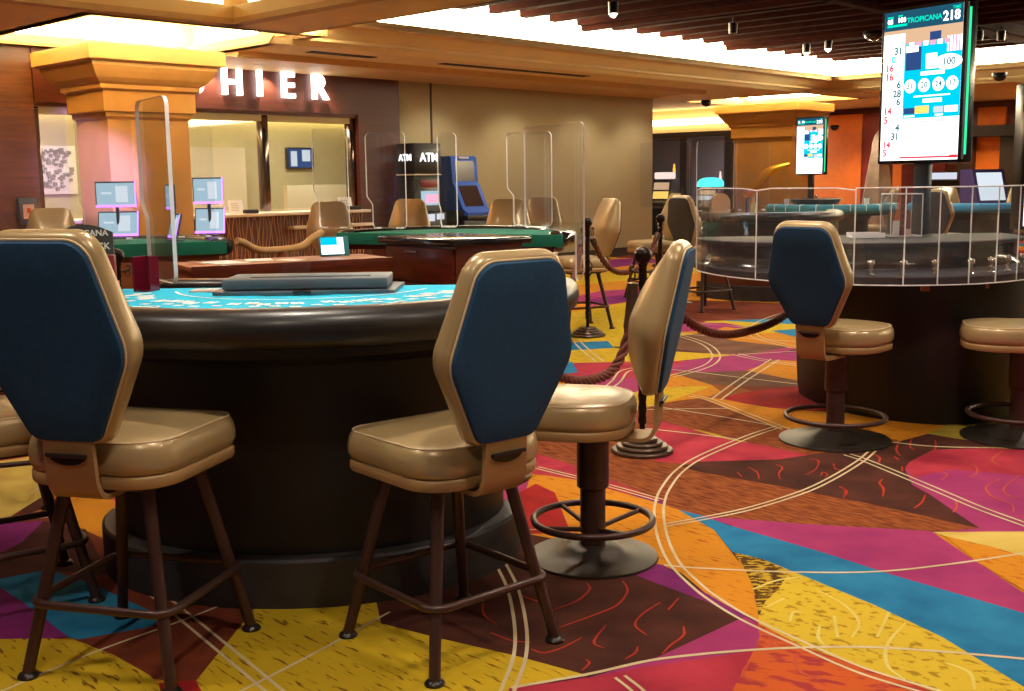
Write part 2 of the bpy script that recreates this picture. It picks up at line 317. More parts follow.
CARPET_PATCHES=[
('orange',[(0.48,18.60),(5.69,20.64),(3.41,12.32),(1.93,11.36),(0.28,11.05)]),
('purple',[(0.80,18.32),(2.41,19.43),(2.43,18.24),(0.94,16.50)]),
('magenta',[(0.55,12.69),(1.09,13.65),(1.73,13.94),(1.49,12.89),(0.90,12.04)]),
('yellow',[(0.70,16.02),(2.92,17.30),(3.05,16.33),(0.89,14.46)]),
('yellow',[(0.28,11.05),(1.51,12.56),(1.14,9.14),(0.23,8.95)]),
('purple',[(0.84,12.65),(1.55,13.46),(1.45,12.57),(0.96,12.03)]),
('blue',[(0.23,9.28),(0.81,9.40),(0.83,9.00),(0.22,8.84)]),
('yellow',[(0.22,8.84),(0.83,9.00),(0.94,8.94),(1.72,8.55),(1.24,8.31),(0.21,8.26)]),
('crimson',[(0.21,8.26),(1.04,8.32),(1.24,8.31),(1.28,7.95),(0.88,7.61),(0.33,7.73)]),
('blue',[(0.21,8.26),(0.45,8.33),(0.47,7.88),(0.19,7.66)]),
('redbrown',[(1.52,11.41),(2.00,12.50),(3.10,11.96),(2.79,10.77),(1.58,10.59)]),
('magenta',[(1.51,10.60),(2.01,10.47),(2.16,10.17),(1.78,9.87),(1.47,9.90)]),
('orange',[(1.47,9.90),(1.79,9.93),(1.96,10.19),(2.15,9.89),(2.32,9.37),(2.29,8.97),(2.02,9.28)]),
('blue',[(2.31,9.88),(2.55,9.99),(2.43,9.48)]),
('brown',[(1.37,9.59),(1.68,9.81),(1.87,9.30),(2.24,8.93),(1.87,8.59),(1.58,8.62),(1.31,8.90)]),
('magenta',[(1.05,7.84),(1.34,8.35),(1.56,8.42),(1.82,8.55),(2.25,8.66),(2.14,8.23),(1.94,8.29),(1.66,7.75),(1.29,7.82)]),
('orange',[(1.60,7.75),(1.98,8.29),(2.20,8.18),(2.03,7.52),(1.82,7.35)]),
('brown',[(1.14,7.79),(1.67,7.83),(1.93,7.41),(1.93,7.16),(1.32,7.31)]),
('orange',[(0.88,7.61),(1.14,7.75),(1.32,7.31),(1.34,7.06),(1.16,6.81),(0.81,6.71)]),
('yellow',[(0.74,7.04),(0.92,7.23),(1.32,7.27),(0.87,6.65),(0.26,6.16),(0.29,6.72)]),
('red',[(1.26,6.84),(1.51,7.05),(1.89,7.23),(2.02,7.01),(1.85,6.40),(1.56,6.51)]),
('brown2',[(0.49,6.14),(0.79,6.59),(1.01,6.79),(1.18,6.87),(1.28,6.74),(1.49,6.21),(1.74,5.48),(1.26,5.60),(1.02,5.98)]),
('brown2',[(0.90,6.55),(1.27,6.50),(1.45,6.03),(1.17,5.74),(0.84,6.25)]),
('orange',[(1.16,6.91),(1.30,6.83),(1.48,6.57),(1.71,6.44),(2.01,6.17),(2.13,5.99),(2.20,5.81),(1.96,5.62),(1.44,5.91),(1.40,6.21),(1.28,6.53)]),
('brown2',[(0.09,6.04),(0.49,6.17),(0.84,6.25),(0.72,6.00),(0.83,5.27),(0.91,5.12),(1.21,4.83),(1.52,4.53),(1.81,4.20),(1.61,4.16),(1.15,4.26),(0.78,4.39),(0.69,4.49),(0.62,4.55),(0.62,4.61),(0.11,5.22)]),
('brown2',[(1.34,5.96),(1.57,6.00),(2.01,5.68),(1.84,5.48),(1.41,5.38),(1.25,5.55)]),
('crimson',[(0.72,6.00),(0.84,6.22),(1.13,5.74),(1.25,5.64),(1.47,5.38),(1.29,5.29),(0.83,5.25),(0.69,5.30)]),
('dark',[(0.80,5.20),(0.89,5.29),(1.29,5.31),(1.58,5.45),(1.96,5.62),(2.20,5.81),(2.36,5.64),(2.44,5.46),(2.10,5.46),(1.83,5.09),(1.77,4.83),(1.79,4.67),(1.80,4.38),(1.81,4.20),(1.52,4.52),(1.21,4.81),(0.87,5.10)]),
('magenta',[(1.83,5.09),(1.90,5.23),(2.10,5.46),(2.44,5.49),(2.83,5.44),(2.17,4.14),(1.61,4.16),(1.81,4.20),(1.80,4.38),(1.79,4.67),(1.77,4.83)]),
('crimson',[(1.84,5.12),(1.90,5.23),(2.10,5.46),(2.44,5.49),(2.83,5.44),(2.52,4.84),(2.23,5.00),(2.04,5.08),(1.82,4.95)]),
('olive',[(2.20,5.81),(2.49,6.14),(2.83,6.57),(3.11,5.90),(2.84,5.38),(2.44,5.46),(2.36,5.64)]),
('orange',[(2.55,6.22),(2.83,6.57),(2.95,6.39),(2.68,6.03)]),
('crimson',[(0.08,5.54),(0.27,5.28),(0.63,4.65),(0.62,4.58),(0.08,5.07)]),
('purple',[(0.51,4.75),(0.63,4.64),(0.63,4.56),(0.56,4.61)]),
('orange',[(0.08,5.11),(0.28,4.99),(0.62,4.59),(0.69,4.49),(0.78,4.22),(0.81,3.73),(0.77,3.40),(0.76,3.31),(0.65,3.48),(0.58,3.75),(0.53,3.82),(0.48,3.86),(0.32,4.03),(0.00,4.24)]),
('red',[(-0.04,4.68),(0.10,4.93),(0.18,4.78),(0.22,4.20),(-0.02,4.21)]),
('dark',[(-0.59,3.39),(-0.32,3.62),(-0.06,4.14),(0.02,3.96),(0.31,3.90),(0.43,3.74),(0.49,3.64),(0.62,3.48),(0.72,3.35),(0.41,3.06),(0.20,2.93),(0.01,3.06),(-0.23,3.21),(-0.42,3.32)]),
('purple',[(0.32,4.03),(0.48,3.86),(0.53,3.83),(0.59,3.65),(0.72,3.35),(0.71,3.33),(0.62,3.48),(0.49,3.64),(0.42,3.73)]),
('magenta',[(0.41,3.06),(0.71,3.34),(0.75,3.29),(0.73,3.19),(0.69,3.09),(0.52,3.01),(0.35,2.97),(0.20,2.93)]),
('crimson',[(-0.03,2.81),(-0.01,2.87),(0.20,2.93),(0.35,2.99),(0.69,3.09),(0.65,3.00),(0.58,2.84),(0.53,2.65),(-0.04,2.67)]),
('orangered',[(0.75,3.31),(0.88,3.09),(1.10,2.83),(1.22,2.66),(0.52,2.65),(0.58,2.84),(0.69,3.09),(0.73,3.19)]),
('magenta',[(0.69,4.50),(0.78,4.40),(1.15,4.28),(1.61,4.17),(1.64,3.82),(1.67,3.51),(1.77,3.29),(1.68,3.11),(1.29,3.68),(1.09,3.97)]),
('blue',[(0.68,4.50),(0.76,4.42),(0.84,4.29),(1.13,3.94),(1.30,3.70),(1.59,3.35),(1.70,3.20),(1.42,2.60),(1.36,2.84),(1.30,3.06),(1.27,3.17),(1.15,3.43),(0.99,3.71),(0.89,3.88),(0.80,3.96),(0.78,4.22)]),
('yellowfleck',[(0.80,3.96),(0.89,3.88),(0.99,3.71),(1.15,3.43),(1.27,3.17),(1.30,3.06),(1.36,2.84),(1.42,2.60),(1.30,2.51),(1.11,2.82),(0.84,3.12),(0.75,3.29),(0.77,3.38),(0.80,3.60),(0.81,3.84)]),
('brownspeck',[(0.80,3.96),(0.89,3.88),(0.96,3.75),(0.88,3.58),(0.81,3.47),(0.76,3.34),(0.80,3.60),(0.81,3.84)]),
('paleyellow',[(1.61,4.16),(1.96,4.15),(2.21,4.14),(2.02,3.77),(1.83,3.87),(1.76,3.98),(1.65,4.09)]),
('orange',[(1.64,4.11),(1.76,3.98),(1.83,3.87),(2.02,3.77),(1.70,3.14),(1.68,3.54),(1.64,3.82)]),
('redbrown',[(-2.45,4.80),(-1.88,4.48),(-1.34,3.97),(-0.83,3.55),(-0.79,3.33),(-0.89,2.93),(-1.02,2.96),(-1.33,3.23),(-1.73,3.58)]),
('paleyellow',[(-2.81,5.33),(-2.46,5.62),(-2.09,4.94),(-2.11,4.45),(-2.32,4.37)]),
('red',[(-3.00,5.71),(-2.53,5.79),(-2.44,5.59),(-2.81,5.33)]),
('orange',[(-2.19,5.12),(-2.06,5.29),(-1.91,4.77),(-2.03,4.78)]),
('purple',[(-2.33,4.39),(-1.94,4.46),(-1.90,4.16),(-2.05,3.84)]),
('dark',[(-1.96,3.94),(-1.91,4.19),(-1.94,4.46),(-1.72,4.34),(-1.44,3.81),(-1.67,3.86),(-1.84,3.68)]),
('blue',[(-1.97,3.67),(-1.68,3.87),(-1.48,3.73),(-1.18,3.46),(-1.07,3.52),(-1.14,3.33),(-1.33,3.24),(-1.42,3.28),(-1.64,3.56),(-1.97,3.67)]),
('purple',[(-1.99,3.71),(-1.77,3.69),(-1.64,3.56),(-1.37,3.26),(-1.42,3.24),(-1.81,3.24)]),
('yellow',[(-1.85,3.25),(-1.42,3.25),(-1.33,3.23),(-1.18,3.12),(-1.03,2.98),(-0.97,2.89),(-0.88,2.67),(-1.58,2.69)]),
('red',[(-0.99,2.93),(-0.89,2.95),(-0.80,2.88),(-0.75,2.72),(-0.91,2.72)]),
('yellow',[(-0.89,2.94),(-0.84,3.55),(-0.74,3.69),(-0.48,3.63),(-0.42,3.33),(-0.23,3.21),(0.01,3.07),(0.20,2.94),(-0.02,2.87),(-0.04,2.69),(-0.77,2.71)])]
CARPET_LINES=[
(0.011,0.038,[(1.463,6.028),(1.250,5.800),(0.930,5.386),(0.775,5.108),(0.668,4.806),(0.620,4.607),(0.591,4.423),(0.567,4.128),(0.570,3.857),(0.607,3.645),(0.649,3.497),(0.721,3.327),(0.848,3.119),(0.964,2.947),(1.112,2.808),(1.233,2.686)]),
(0.011,0.03,[(0.597,4.289),(0.789,4.386),(0.984,4.502),(1.254,4.729),(1.448,4.949),(1.667,5.246),(1.798,5.459)]),
(0.011,0.04,[(1.646,5.386),(1.697,5.264),(1.778,4.984),(1.852,4.707),(1.918,4.458),(1.999,4.239),(2.089,3.981)]),
(0.016,0,[(1.920,5.646),(2.123,5.525),(2.440,5.475),(2.825,5.442)]),
(0.013,0,[(0.530,3.827),(0.652,3.791),(0.971,3.738),(1.261,3.732),(1.537,3.797),(1.846,3.902),(2.095,3.992)]),
(0.014,0,[(-0.015,2.872),(0.205,2.952),(0.412,3.043),(0.693,3.096),(0.953,3.109),(1.155,3.083),(1.441,3.010),(1.578,2.966)]),
(0.011,0.036,[(-0.094,4.085),(-0.062,3.915),(-0.011,3.631),(0.013,3.328),(0.011,3.084),(-0.024,2.860),(-0.044,2.740)]),
(0.01,0.04,[(-1.246,3.659),(-1.023,3.364),(-0.678,2.898),(-0.564,2.738)]),
(0.01,0,[(-1.442,2.838),(-1.255,3.132),(-1.039,3.397),(-0.868,3.645)]),
(0.01,0,[(-0.771,2.841),(-0.624,3.063),(-0.507,3.253),(-0.403,3.424)]),
(0.01,0.03,[(0.107,5.217),(0.389,4.918),(0.628,4.636)]),
(0.016,0,[(0.725,6.024),(0.951,5.889),(1.173,5.735)]),
(0.013,0,[(0.635,6.514),(0.994,6.533),(1.279,6.529)]),
(0.013,0,[(0.775,6.698),(0.862,6.616),(1.190,6.308),(1.452,6.029)]),
(0.011,0.045,[(1.119,6.943),(1.215,6.807),(1.366,6.324),(1.483,5.953)]),
(0.014,0.06,[(1.258,6.804),(1.585,7.515),(1.972,8.292)]),
(0.017,0,[(0.922,7.975),(1.209,7.867),(1.559,7.556),(1.952,7.226)]),
(0.013,0.06,[(1.324,9.913),(1.437,9.707),(1.586,9.152),(1.579,8.568),(1.466,8.151),(1.293,7.860),(1.090,7.632)]),
(0.013,0.07,[(2.798,11.176),(2.614,10.948),(2.299,10.366),(2.135,9.863),(2.103,9.394),(2.267,8.868)]),
(0.017,0,[(1.315,9.848),(1.792,9.546),(2.349,9.194)]),
(0.017,0,[(1.516,10.637),(2.185,10.095)]),
(0.013,0.06,[(1.729,8.580),(1.861,8.301),(2.111,7.964)]),
(0.016,0,[(1.747,8.553),(2.260,8.685)]),
(0.014,0.06,[(0.603,7.185),(0.701,7.468),(0.795,7.858),(0.927,8.018)]),
(0.014,0.06,[(0.540,9.485),(0.587,8.914),(0.660,8.310)]),
(0.013,0,[(0.502,11.530),(0.860,10.825),(1.228,10.631)]),
(0.01,0,[(0.021,4.251),(0.179,4.256),(0.335,4.237)]),
(0.01,0.03,[(0.286,2.930),(0.330,2.826),(0.342,2.712)]),
(0.01,0,[(-2.114,4.451),(-2.006,4.487),(-1.896,4.523)]),
(0.01,0,[(-2.167,4.865),(-2.166,5.083),(-2.107,5.298)])]
CARPET_SWIRLS=[
('redline',0.008,[(0.244,3.658),(0.249,3.598),(0.200,3.497),(0.123,3.424)]),
('redline',0.008,[(0.368,3.678),(0.375,3.582),(0.330,3.460),(0.249,3.377),(0.133,3.280)]),
('redline',0.008,[(0.471,3.476),(0.403,3.382),(0.368,3.292),(0.394,3.213)]),
('redline',0.008,[(0.515,3.277),(0.505,3.209),(0.456,3.137),(0.422,3.076)]),
('redline',0.008,[(0.279,3.295),(0.240,3.199),(0.233,3.153),(0.260,3.122)]),
('redline',0.008,[(0.358,3.131),(0.346,3.087),(0.312,3.045)]),
('redline',0.008,[(-0.107,3.509),(-0.100,3.390),(-0.059,3.307)]),
('redline',0.008,[(0.199,3.048),(0.208,3.022),(0.184,2.973)]),
('redline',0.008,[(-0.078,3.248),(-0.016,3.189),(0.045,3.169)]),
('redline',0.008,[(0.044,3.123),(0.080,3.096),(0.134,3.129),(0.198,3.201)]),
('redline',0.008,[(0.022,3.549),(0.068,3.502),(0.116,3.467)]),
('redline',0.008,[(0.534,3.507),(0.487,3.411)]),
('redline',0.008,[(1.112,5.179),(1.133,5.072),(1.117,4.951)]),
('redline',0.008,[(1.253,5.215),(1.270,5.149),(1.229,5.046),(1.211,4.946)]),
('redline',0.008,[(1.446,5.316),(1.473,5.269),(1.421,5.119),(1.351,5.019)]),
('redline',0.008,[(1.531,5.200),(1.507,5.115),(1.527,5.072)]),
('redline',0.008,[(1.409,4.996),(1.436,5.056),(1.446,5.014),(1.424,4.975)]),
('redline',0.008,[(1.442,4.818),(1.451,4.761),(1.409,4.637)]),
('redline',0.008,[(1.042,5.076),(1.047,4.994)]),
('redline',0.01,[(1.967,5.584),(1.915,5.462),(1.894,5.344)]),
('redline',0.01,[(1.775,5.390),(1.783,5.311),(1.748,5.218)]),
('redline',0.01,[(1.440,4.805),(1.452,4.742),(1.404,4.623)]),
('redline',0.01,[(1.669,4.923),(1.635,4.859),(1.621,4.764),(1.578,4.645)]),
('redline',0.01,[(1.769,4.665),(1.711,4.551),(1.649,4.469)]),
('redline',0.01,[(1.526,5.212),(1.514,5.121),(1.536,5.084)]),
('redline',0.01,[(2.184,5.658),(2.122,5.491),(2.035,5.336)]),
('redline',0.01,[(2.081,5.708),(2.011,5.539),(2.002,5.457)]),
('redline',0.01,[(1.859,5.326),(1.859,5.269)]),
('redline',0.01,[(1.833,5.140),(1.803,5.053)]),
('paleline',0.011,[(0.849,3.305),(0.878,3.376),(0.905,3.375)]),
('paleline',0.011,[(1.004,3.572),(1.056,3.429),(1.057,3.284),(1.003,3.177)]),
('paleline',0.011,[(0.934,3.274),(0.903,3.181),(0.905,3.129)]),
('paleline',0.011,[(1.198,3.279),(1.091,3.123),(1.043,2.979),(1.061,2.888)]),
('paleline',0.011,[(1.210,2.997),(1.252,2.927),(1.223,2.821)]),
('paleline',0.011,[(0.997,3.342),(0.961,3.179)]),
('paleline',0.011,[(0.792,3.580),(0.894,3.660),(0.987,3.691)]),
('paleline',0.011,[(0.804,3.423),(0.879,3.497)]),
('paleline',0.011,[(1.177,3.365),(1.077,3.175)]),
('orangeline',0.009,[(2.103,5.217),(2.174,5.140),(2.126,5.001),(2.064,4.936)]),
('orangeline',0.009,[(1.983,5.026),(1.981,4.974),(1.923,4.893)]),
('orangeline',0.009,[(2.188,4.896),(2.075,4.773),(2.037,4.622),(2.068,4.505),(2.028,4.397)]),
('orangeline',0.009,[(2.304,4.957),(2.137,4.739),(2.118,4.618),(2.157,4.587)]),
('orangeline',0.009,[(1.870,4.601),(1.834,4.488),(1.786,4.408)]),
('orangeline',0.009,[(2.440,5.432),(2.301,5.244),(2.291,5.134)]),
('orangeline',0.01,[(0.811,3.070),(0.785,2.987),(0.807,2.918),(0.859,2.895)]),
('orangeline',0.01,[(0.661,3.015),(0.627,2.924),(0.680,2.878)]),
('orangeline',0.01,[(0.768,3.172),(0.743,3.109)])]
# ================================================================ SETTING
def carpet_base():
    m = mat('carpet_base', rgb(160, 90, 50), .95, bump=.3, bscale=220, spec=.1); nt = m.node_tree; b = nt.nodes['Principled BSDF']
    tc = nt.nodes.new('ShaderNodeTexCoord'); v = nt.nodes.new('ShaderNodeTexVoronoi'); v.inputs['Scale'].default_value = 1.05
    r = nt.nodes.new('ShaderNodeValToRGB'); r.color_ramp.interpolation = 'CONSTANT'
    nt.links.new(tc.outputs['Object'], v.inputs['Vector'])
    sp = nt.nodes.new('ShaderNodeSeparateColor'); nt.links.new(v.outputs['Color'], sp.inputs[0]); nt.links.new(sp.outputs[0], r.inputs[0]); nt.links.new(r.outputs[0], b.inputs['Base Color'])
    cs = ['brown2', 'orange', 'yellow', 'dark', 'crimson', 'orange', 'magenta', 'blue', 'redbrown']
    e = r.color_ramp.elements
    while len(e) < len(cs): e.new(.5)
    for i, k in enumerate(cs): e[i].position = i / len(cs); e[i].color = tuple(q * .68 for q in CARPET[k][0][:3]) + (1,)
carpet_base()
def flat(mb, poly, z, mi): mb.add([(x, y, z) for x, y in poly], [tuple(range(len(poly)))], mi)
def ribbon(mb, pts, w, z, mi, taper=False):
    n = len(pts); L, Rr = [], []; w0 = w
    for i, p in enumerate(pts):
        t = (pts[min(i + 1, n - 1)] - pts[max(i - 1, 0)]).normalized(); w = w0 * (.35 + .65 * math.sin(PI * (i + .5) / n) ** .6) if taper else w0; q = Vector((-t.y, t.x)) * w / 2
        L.append(p + q); Rr.append(p - q)
    mb.add([(p.x, p.y, z) for p in L + Rr], [(i, i + 1, n + i + 1, n + i) for i in range(n - 1)], mi)
fl = MB(); names = ['carpet_base'] + ['carpet_' + k for k in CARPET]; ix = {k: i + 1 for i, k in enumerate(CARPET)}
fl.box((-16, -6, -.1), (24, 42, 0), 0)
z = .0003
for c, poly in CARPET_PATCHES: flat(fl, poly, z, ix[c]); z += .00006
for c, w, pts in CARPET_SWIRLS: ribbon(fl, spline([Vector(p) for p in pts]), w, z, ix[c], True)
z += .00006
for w, gap, pts in CARPET_LINES:
    P = spline([Vector(p) for p in pts], 8)
    if gap:
        for sg in (-1, 1):
            Q = []
            for i, p in enumerate(P):
                t = (P[min(i + 1, len(P) - 1)] - P[max(i - 1, 0)]).normalized(); Q.append(p + Vector((-t.y, t.x)) * gap / 2 * sg)
            ribbon(fl, Q, w, z, ix['cream'])
    else: ribbon(fl, P, w, z, ix['cream'])
    z += .00003
# faces must look up even when their outline was drawn clockwise
def build_floor(mb):
    me = bpy.data.meshes.new('floor'); me.from_pydata(mb.v, [], mb.f)
    for k in names: me.materials.append(MATS[k])
    me.polygons.foreach_set('material_index', mb.m); o = bpy.data.objects.new('floor', me); COL.objects.link(o); o['kind'] = 'structure'
build_floor(fl)

TW = 12.15
def rbx(mb, s0, s1, t0, t1, z0, z1, mi=0): mb.box((s0, t0, z0), (s1, t1, z1), mi, RM)
# --- walls along the cashier side
w = MB(); rbx(w, -6, 5.45, TW, TW + .2, 0, 2.84); struct('wall_left', w, 'walnut_panel')
w = MB(); rbx(w, 5.45, 10.62, TW - .03, TW + .2, 2.26, 2.84); rbx(w, 9.88, 10.62, TW - .03, TW + .2, 0, 2.26); rbx(w, 5.45, 9.88, TW, TW + .2, 2.22, 2.26)
struct('wall_cashier', w, 'fascia_wood')
w = MB(); rbx(w, 10.62, 16.65, TW, TW + .25, 0, 2.84); rbx(w, 16.4, 16.65, TW + .25, 20, 0, 2.84); struct('wall_back', w, 'beige_wall')
w = MB(); rbx(w, 10.62, 16.67, TW - .025, TW, 0, .15); struct('baseboard_back', w, 'dark_base')
w = MB(); rbx(w, 11.235, 11.265, TW - .012, TW, 1.87, 2.84); struct('trim_1', w, 'dark_base')
# --- room behind the cashier windows
w = MB(); rbx(w, 4.6, 13, 15.15, 15.3, 0, 2.5); rbx(w, 4.5, 4.6, TW + .2, 15.3, 0, 2.5); rbx(w, 12.9, 13, TW + .25, 15.3, 0, 2.5); struct('wall_booth', w, 'booth_wall')
w = MB(); rbx(w, 4.5, 13, TW + .2, 15.3, 2.5, 2.56); struct('ceiling_booth', w, 'booth_light_wall')
w = MB(); rbx(w, 4.6, 12.9, 15.0, 15.14, 2.34, 2.42, 0); struct('trim_2', w, 'booth_strip')
w = MB(); rbx(w, 8.55, 9.9, 14.9, 15.14, .1, 1.9); rbx(w, 10.3, 12.6, 14.4, 14.5, 0, 1.32); struct('wall_booth_partition', w, 'booth_light_wall')
# windows of the booth: glass, chrome mullions
wn = MB(); rbx(wn, 5.45, 9.88, TW + .12, TW + .128, 1.03, 2.22); win = struct('window_1', wn, 'window_glass')
for s in (5.47, 8.42, 9.84):
    k = MB(); k.box((s - .05, TW + .04, 1.0), (s + .05, TW + .18, 2.22), 0, RM, r=.02); k.build('mullion', 'chrome_dark', win)
k = MB(); rbx(k, 5.45, 9.88, TW + .05, TW + .18, 2.14, 2.22); k.build('window_head', 'booth_wall', win)
# --- passage end: dark glazed front to the slot room
w = MB(); rbx(w, 21, 21.2, 12.4, 19, 2.32, 2.84, 0); struct('wall_passage', w, 'ceiling_trim')
w = MB(); rbx(w, 20.85, 21.0, 13.2, 15.6, 2.5, 2.62); struct('trim_3', w, 'cove_soft')
w = MB(); rbx(w, 25, 25.2, 12.3, 20, 0, 2.6); struct('wall_slot_room', w, 'dark_glass')
k = MB()
rbx(k, 20.95, 21.15, 12.9, 19, 2.22, 2.34)
for t in (12.95, 13.3, 14.45, 16.2): rbx(k, 20.95, 21.15, t - .09, t + .09, 0, 2.22)
fr = struct('window_2', k, 'frame_dark')
g_ = MB(); rbx(g_, 21.04, 21.05, 13.0, 18, .1, 2.2); g_.build('glass', 'window_glass', fr)
# --- far right wall in coloured panels
w = MB(); rbx(w, 24, 24.2, -10, 14, 0, 2.84); struct('wall_right', w, 'redwood_wall')
w = MB()
for t0, t1 in ((11.7, 14), (10.75, 10.95), (8.6, 9.15)): rbx(w, 23.9, 24, t0, t1, 0, 2.7)
struct('wall_right_panel', w, 'orange_wall')
w = MB(); rbx(w, 23.92, 24, 11.1, 11.7, 0, 2.7); rbx(w, 23.92, 24, 9.8, 10.75, 0, 2.5); struct('wall_right_panel', w, 'red_wall')
w = MB()
for t0, t1 in ((7.2, 8.6), (9.15, 9.45)): rbx(w, 23.7, 24, t0, t1, 0, 2.1)
rbx(w, 23.5, 24, 7.2, 9.6, 2.1, 2.32); struct('trim_4', w, 'frame_dark')
# --- ceiling soffit with coffers
def slab(name, bs, bt, holes, z0, z1, m):
    mb = MB(); holes = holes
    S_ = sorted(set(bs + [h[i] for h in holes for i in (0, 1)])); T_ = sorted(set(bt + [h[i] for h in holes for i in (2, 3)]))
    for i in range(len(S_) - 1):
        for j in range(len(T_) - 1):
            cs, ct = (S_[i] + S_[i + 1]) / 2, (T_[j] + T_[j + 1]) / 2
            if any(h[0] < cs < h[1] and h[2] < ct < h[3] for h in holes): continue
            rbx(mb, S_[i], S_[i + 1], T_[j], T_[j + 1], z0, z1)
    return struct(name, mb, m)
C1 = (4.8, 7.2, 9.5, 12.0); C2 = (18.75, 21, 10.3, 12.95); C3 = (2.2, 5.9, 4.5, 8.95); SL = (6.95, 18.5, -9, 9.75); C4 = (21.5, 23, 3.2, 6.2)
slab('ceiling', [-8, 30], [-9, 20], [C1, C2, C3, SL, C4], 2.83, 2.95, 'ceiling_paint')
for i, (h, m_) in enumerate(((C1, 'recess_paint'), (C2, 'recess_paint'), (C3, 'ceiling_trim'), (C4, 'recess_paint'))):
    mb = MB(); s0, s1, t0, t1 = h; zt = 3.25
    rbx(mb, s0 - .3, s1 + .3, t0 - .3, t1 + .3, zt, zt + .05)
    for a in ((s0 - .3, s0 - .25, t0 - .3, t1 + .3), (s1 + .25, s1 + .3, t0 - .3, t1 + .3), (s0 - .3, s1 + .3, t0 - .3, t0 - .25), (s0 - .3, s1 + .3, t1 + .25, t1 + .3)): rbx(mb, *a, 2.95, zt)
    struct('ceiling_coffer', mb, m_)
    mb = MB()   # stepped moulding round the opening
    for d, za, zb in (((0, 2.83, 2.86), (.09, 2.86, 2.9)) if i != 2 else ((0, 2.78, 2.83), (.09, 2.83, 2.9))):
        for a in ((s0 - .1, s0 + .04 - d, t0 - .1, t1 + .1), (s1 - .04 + d, s1 + .1, t0 - .1, t1 + .1), (s0 - .1, s1 + .1, t0 - .1, t0 + .04 - d), (s0 - .1, s1 + .1, t1 - .04 + d, t1 + .1)): rbx(mb, *a, za, zb)
    struct('trim_%d' % (5 + i), mb, 'ceiling_trim')
    if 1:
        mb = MB()
        for a in ((s0 - .22, s0 - .16, t0, t1), (s1 + .16, s1 + .22, t0, t1), (s0, s1, t0 - .22, t0 - .16), (s0, s1, t1 + .16, t1 + .22)): rbx(mb, *a, 2.96, 3.04)
        tag(mb.build('cove_light', 'coffer_glow' if i != 2 else 'cove_soft', None, False), 'warm strip light hidden round the ceiling coffer ' + ('above the pillar by the cashier', 'above the far pillar', 'above the cyan table', 'at the far end of the room')[i], 'light')
# slatted recess: lip, glowing cove, slats
prof = [(9.8, 2.83), (9.86, 2.78), (9.95, 2.78), (10.05, 2.83), (10.05, 2.95), (9.6, 3.0), (9.45, 3.05), (9.5, 2.98), (9.62, 2.96), (9.72, 2.88)]
def sweep_s(mb, prof, s0, s1, mi=0): mb.loft([[RM @ Vector((s, t, z)) for t, z in prof] for s in (s0, s1)], mi)
def sweep_t(mb, prof, t0, t1, mi=0): mb.loft([[RM @ Vector((s, t, z)) for s, z in prof] for t in (t0, t1)], mi)
mb = MB(); sweep_s(mb, prof, 6.9, 18.5); sweep_t(mb, [(s + 8.75, z) for s, z in prof], -9, 9.78)
rbx(mb, 6.9, 6.95, -9, 9.75, 2.83, 3.05)
struct('trim_9', mb, 'ceiling_paint')
mb = MB(); rbx(mb, 6.95, 19, 9.45, 10.15, 2.97, 3.0); rbx(mb, 18.2, 18.9, -9, 9.5, 2.97, 3.0); struct('trim_10', mb, 'recess_paint')
mb = MB(); rbx(mb, 6.95, 18.9, 10.1, 10.15, 3.0, 3.62); rbx(mb, 18.85, 18.9, -9, 10.1, 3.0, 3.62)  # cove back wall itself emits, standing in for strips that light it
tag(mb.build('cove_light', 'cove_glow', None, False), 'long glowing back wall of the cove round the edge of the dark slatted ceiling', 'light')
mb = MB(); rbx(mb, 6.85, 19, -9.2, 10.3, 3.95, 4.0); rbx(mb, 6.85, 6.9, -9, 10.2, 2.95, 3.95); rbx(mb, 6.85, 19, 10.15, 10.2, 3.6, 3.95); rbx(mb, 18.9, 18.95, -9, 10.2, 3.6, 3.95)
struct('ceiling_recess', mb, 'slat_back')
mb = MB(); bay = 3.3; k = 0
for i in range(4):
    for j in range(6):
        s1 = 17.75 - i * bay; s0 = max(s1 - bay, 7.4); t1 = 9.2 - j * bay; t0 = t1 - bay
        if t0 < -8.5: continue
        if (i + j) % 2 == 0 or j == 0:
            n = int((s1 - s0) / .52)
            for q in range(n + 1):
                s = s0 + .1 + q * .52
                if s < s1: rbx(mb, s - .06, s + .06, t0 + .02, t1, 3.24, 3.46)
        else:
            n = int((t1 - t0) / .52)
            for q in range(n + 1):
                t = t0 + .1 + q * .52
                if t < t1: rbx(mb, s0 + .02, s1 - .02, t - .06, t + .06, 3.24, 3.46)
for i in range(1, 4): rbx(mb, 17.75 - i * bay - .06, 17.75 - i * bay + .06, -8.5, 9.2, 3.18, 3.5)
for j in range(1, 5): rbx(mb, 8.0, 17.75, 9.2 - j * bay - .06, 9.2 - j * bay + .06, 3.18, 3.5)
struct('ceiling_slats', mb, 'slat_wood')
mb = MB()
for s0, s1 in ((7.95, 8.9), (10.0, 12.9)): rbx(mb, s0, s1, 10.52, 10.66, 2.822, 2.835)
struct('trim_11', mb, 'vent_dark')
mb = MB(); sweep_s(mb, [(11.0, 2.83), (11.05, 2.76), (11.2, 2.79), (11.7, 2.79), (12.15, 2.75), (12.15, 2.84)], 7.3, 16.65); struct('trim_12', mb, 'ceiling_trim')
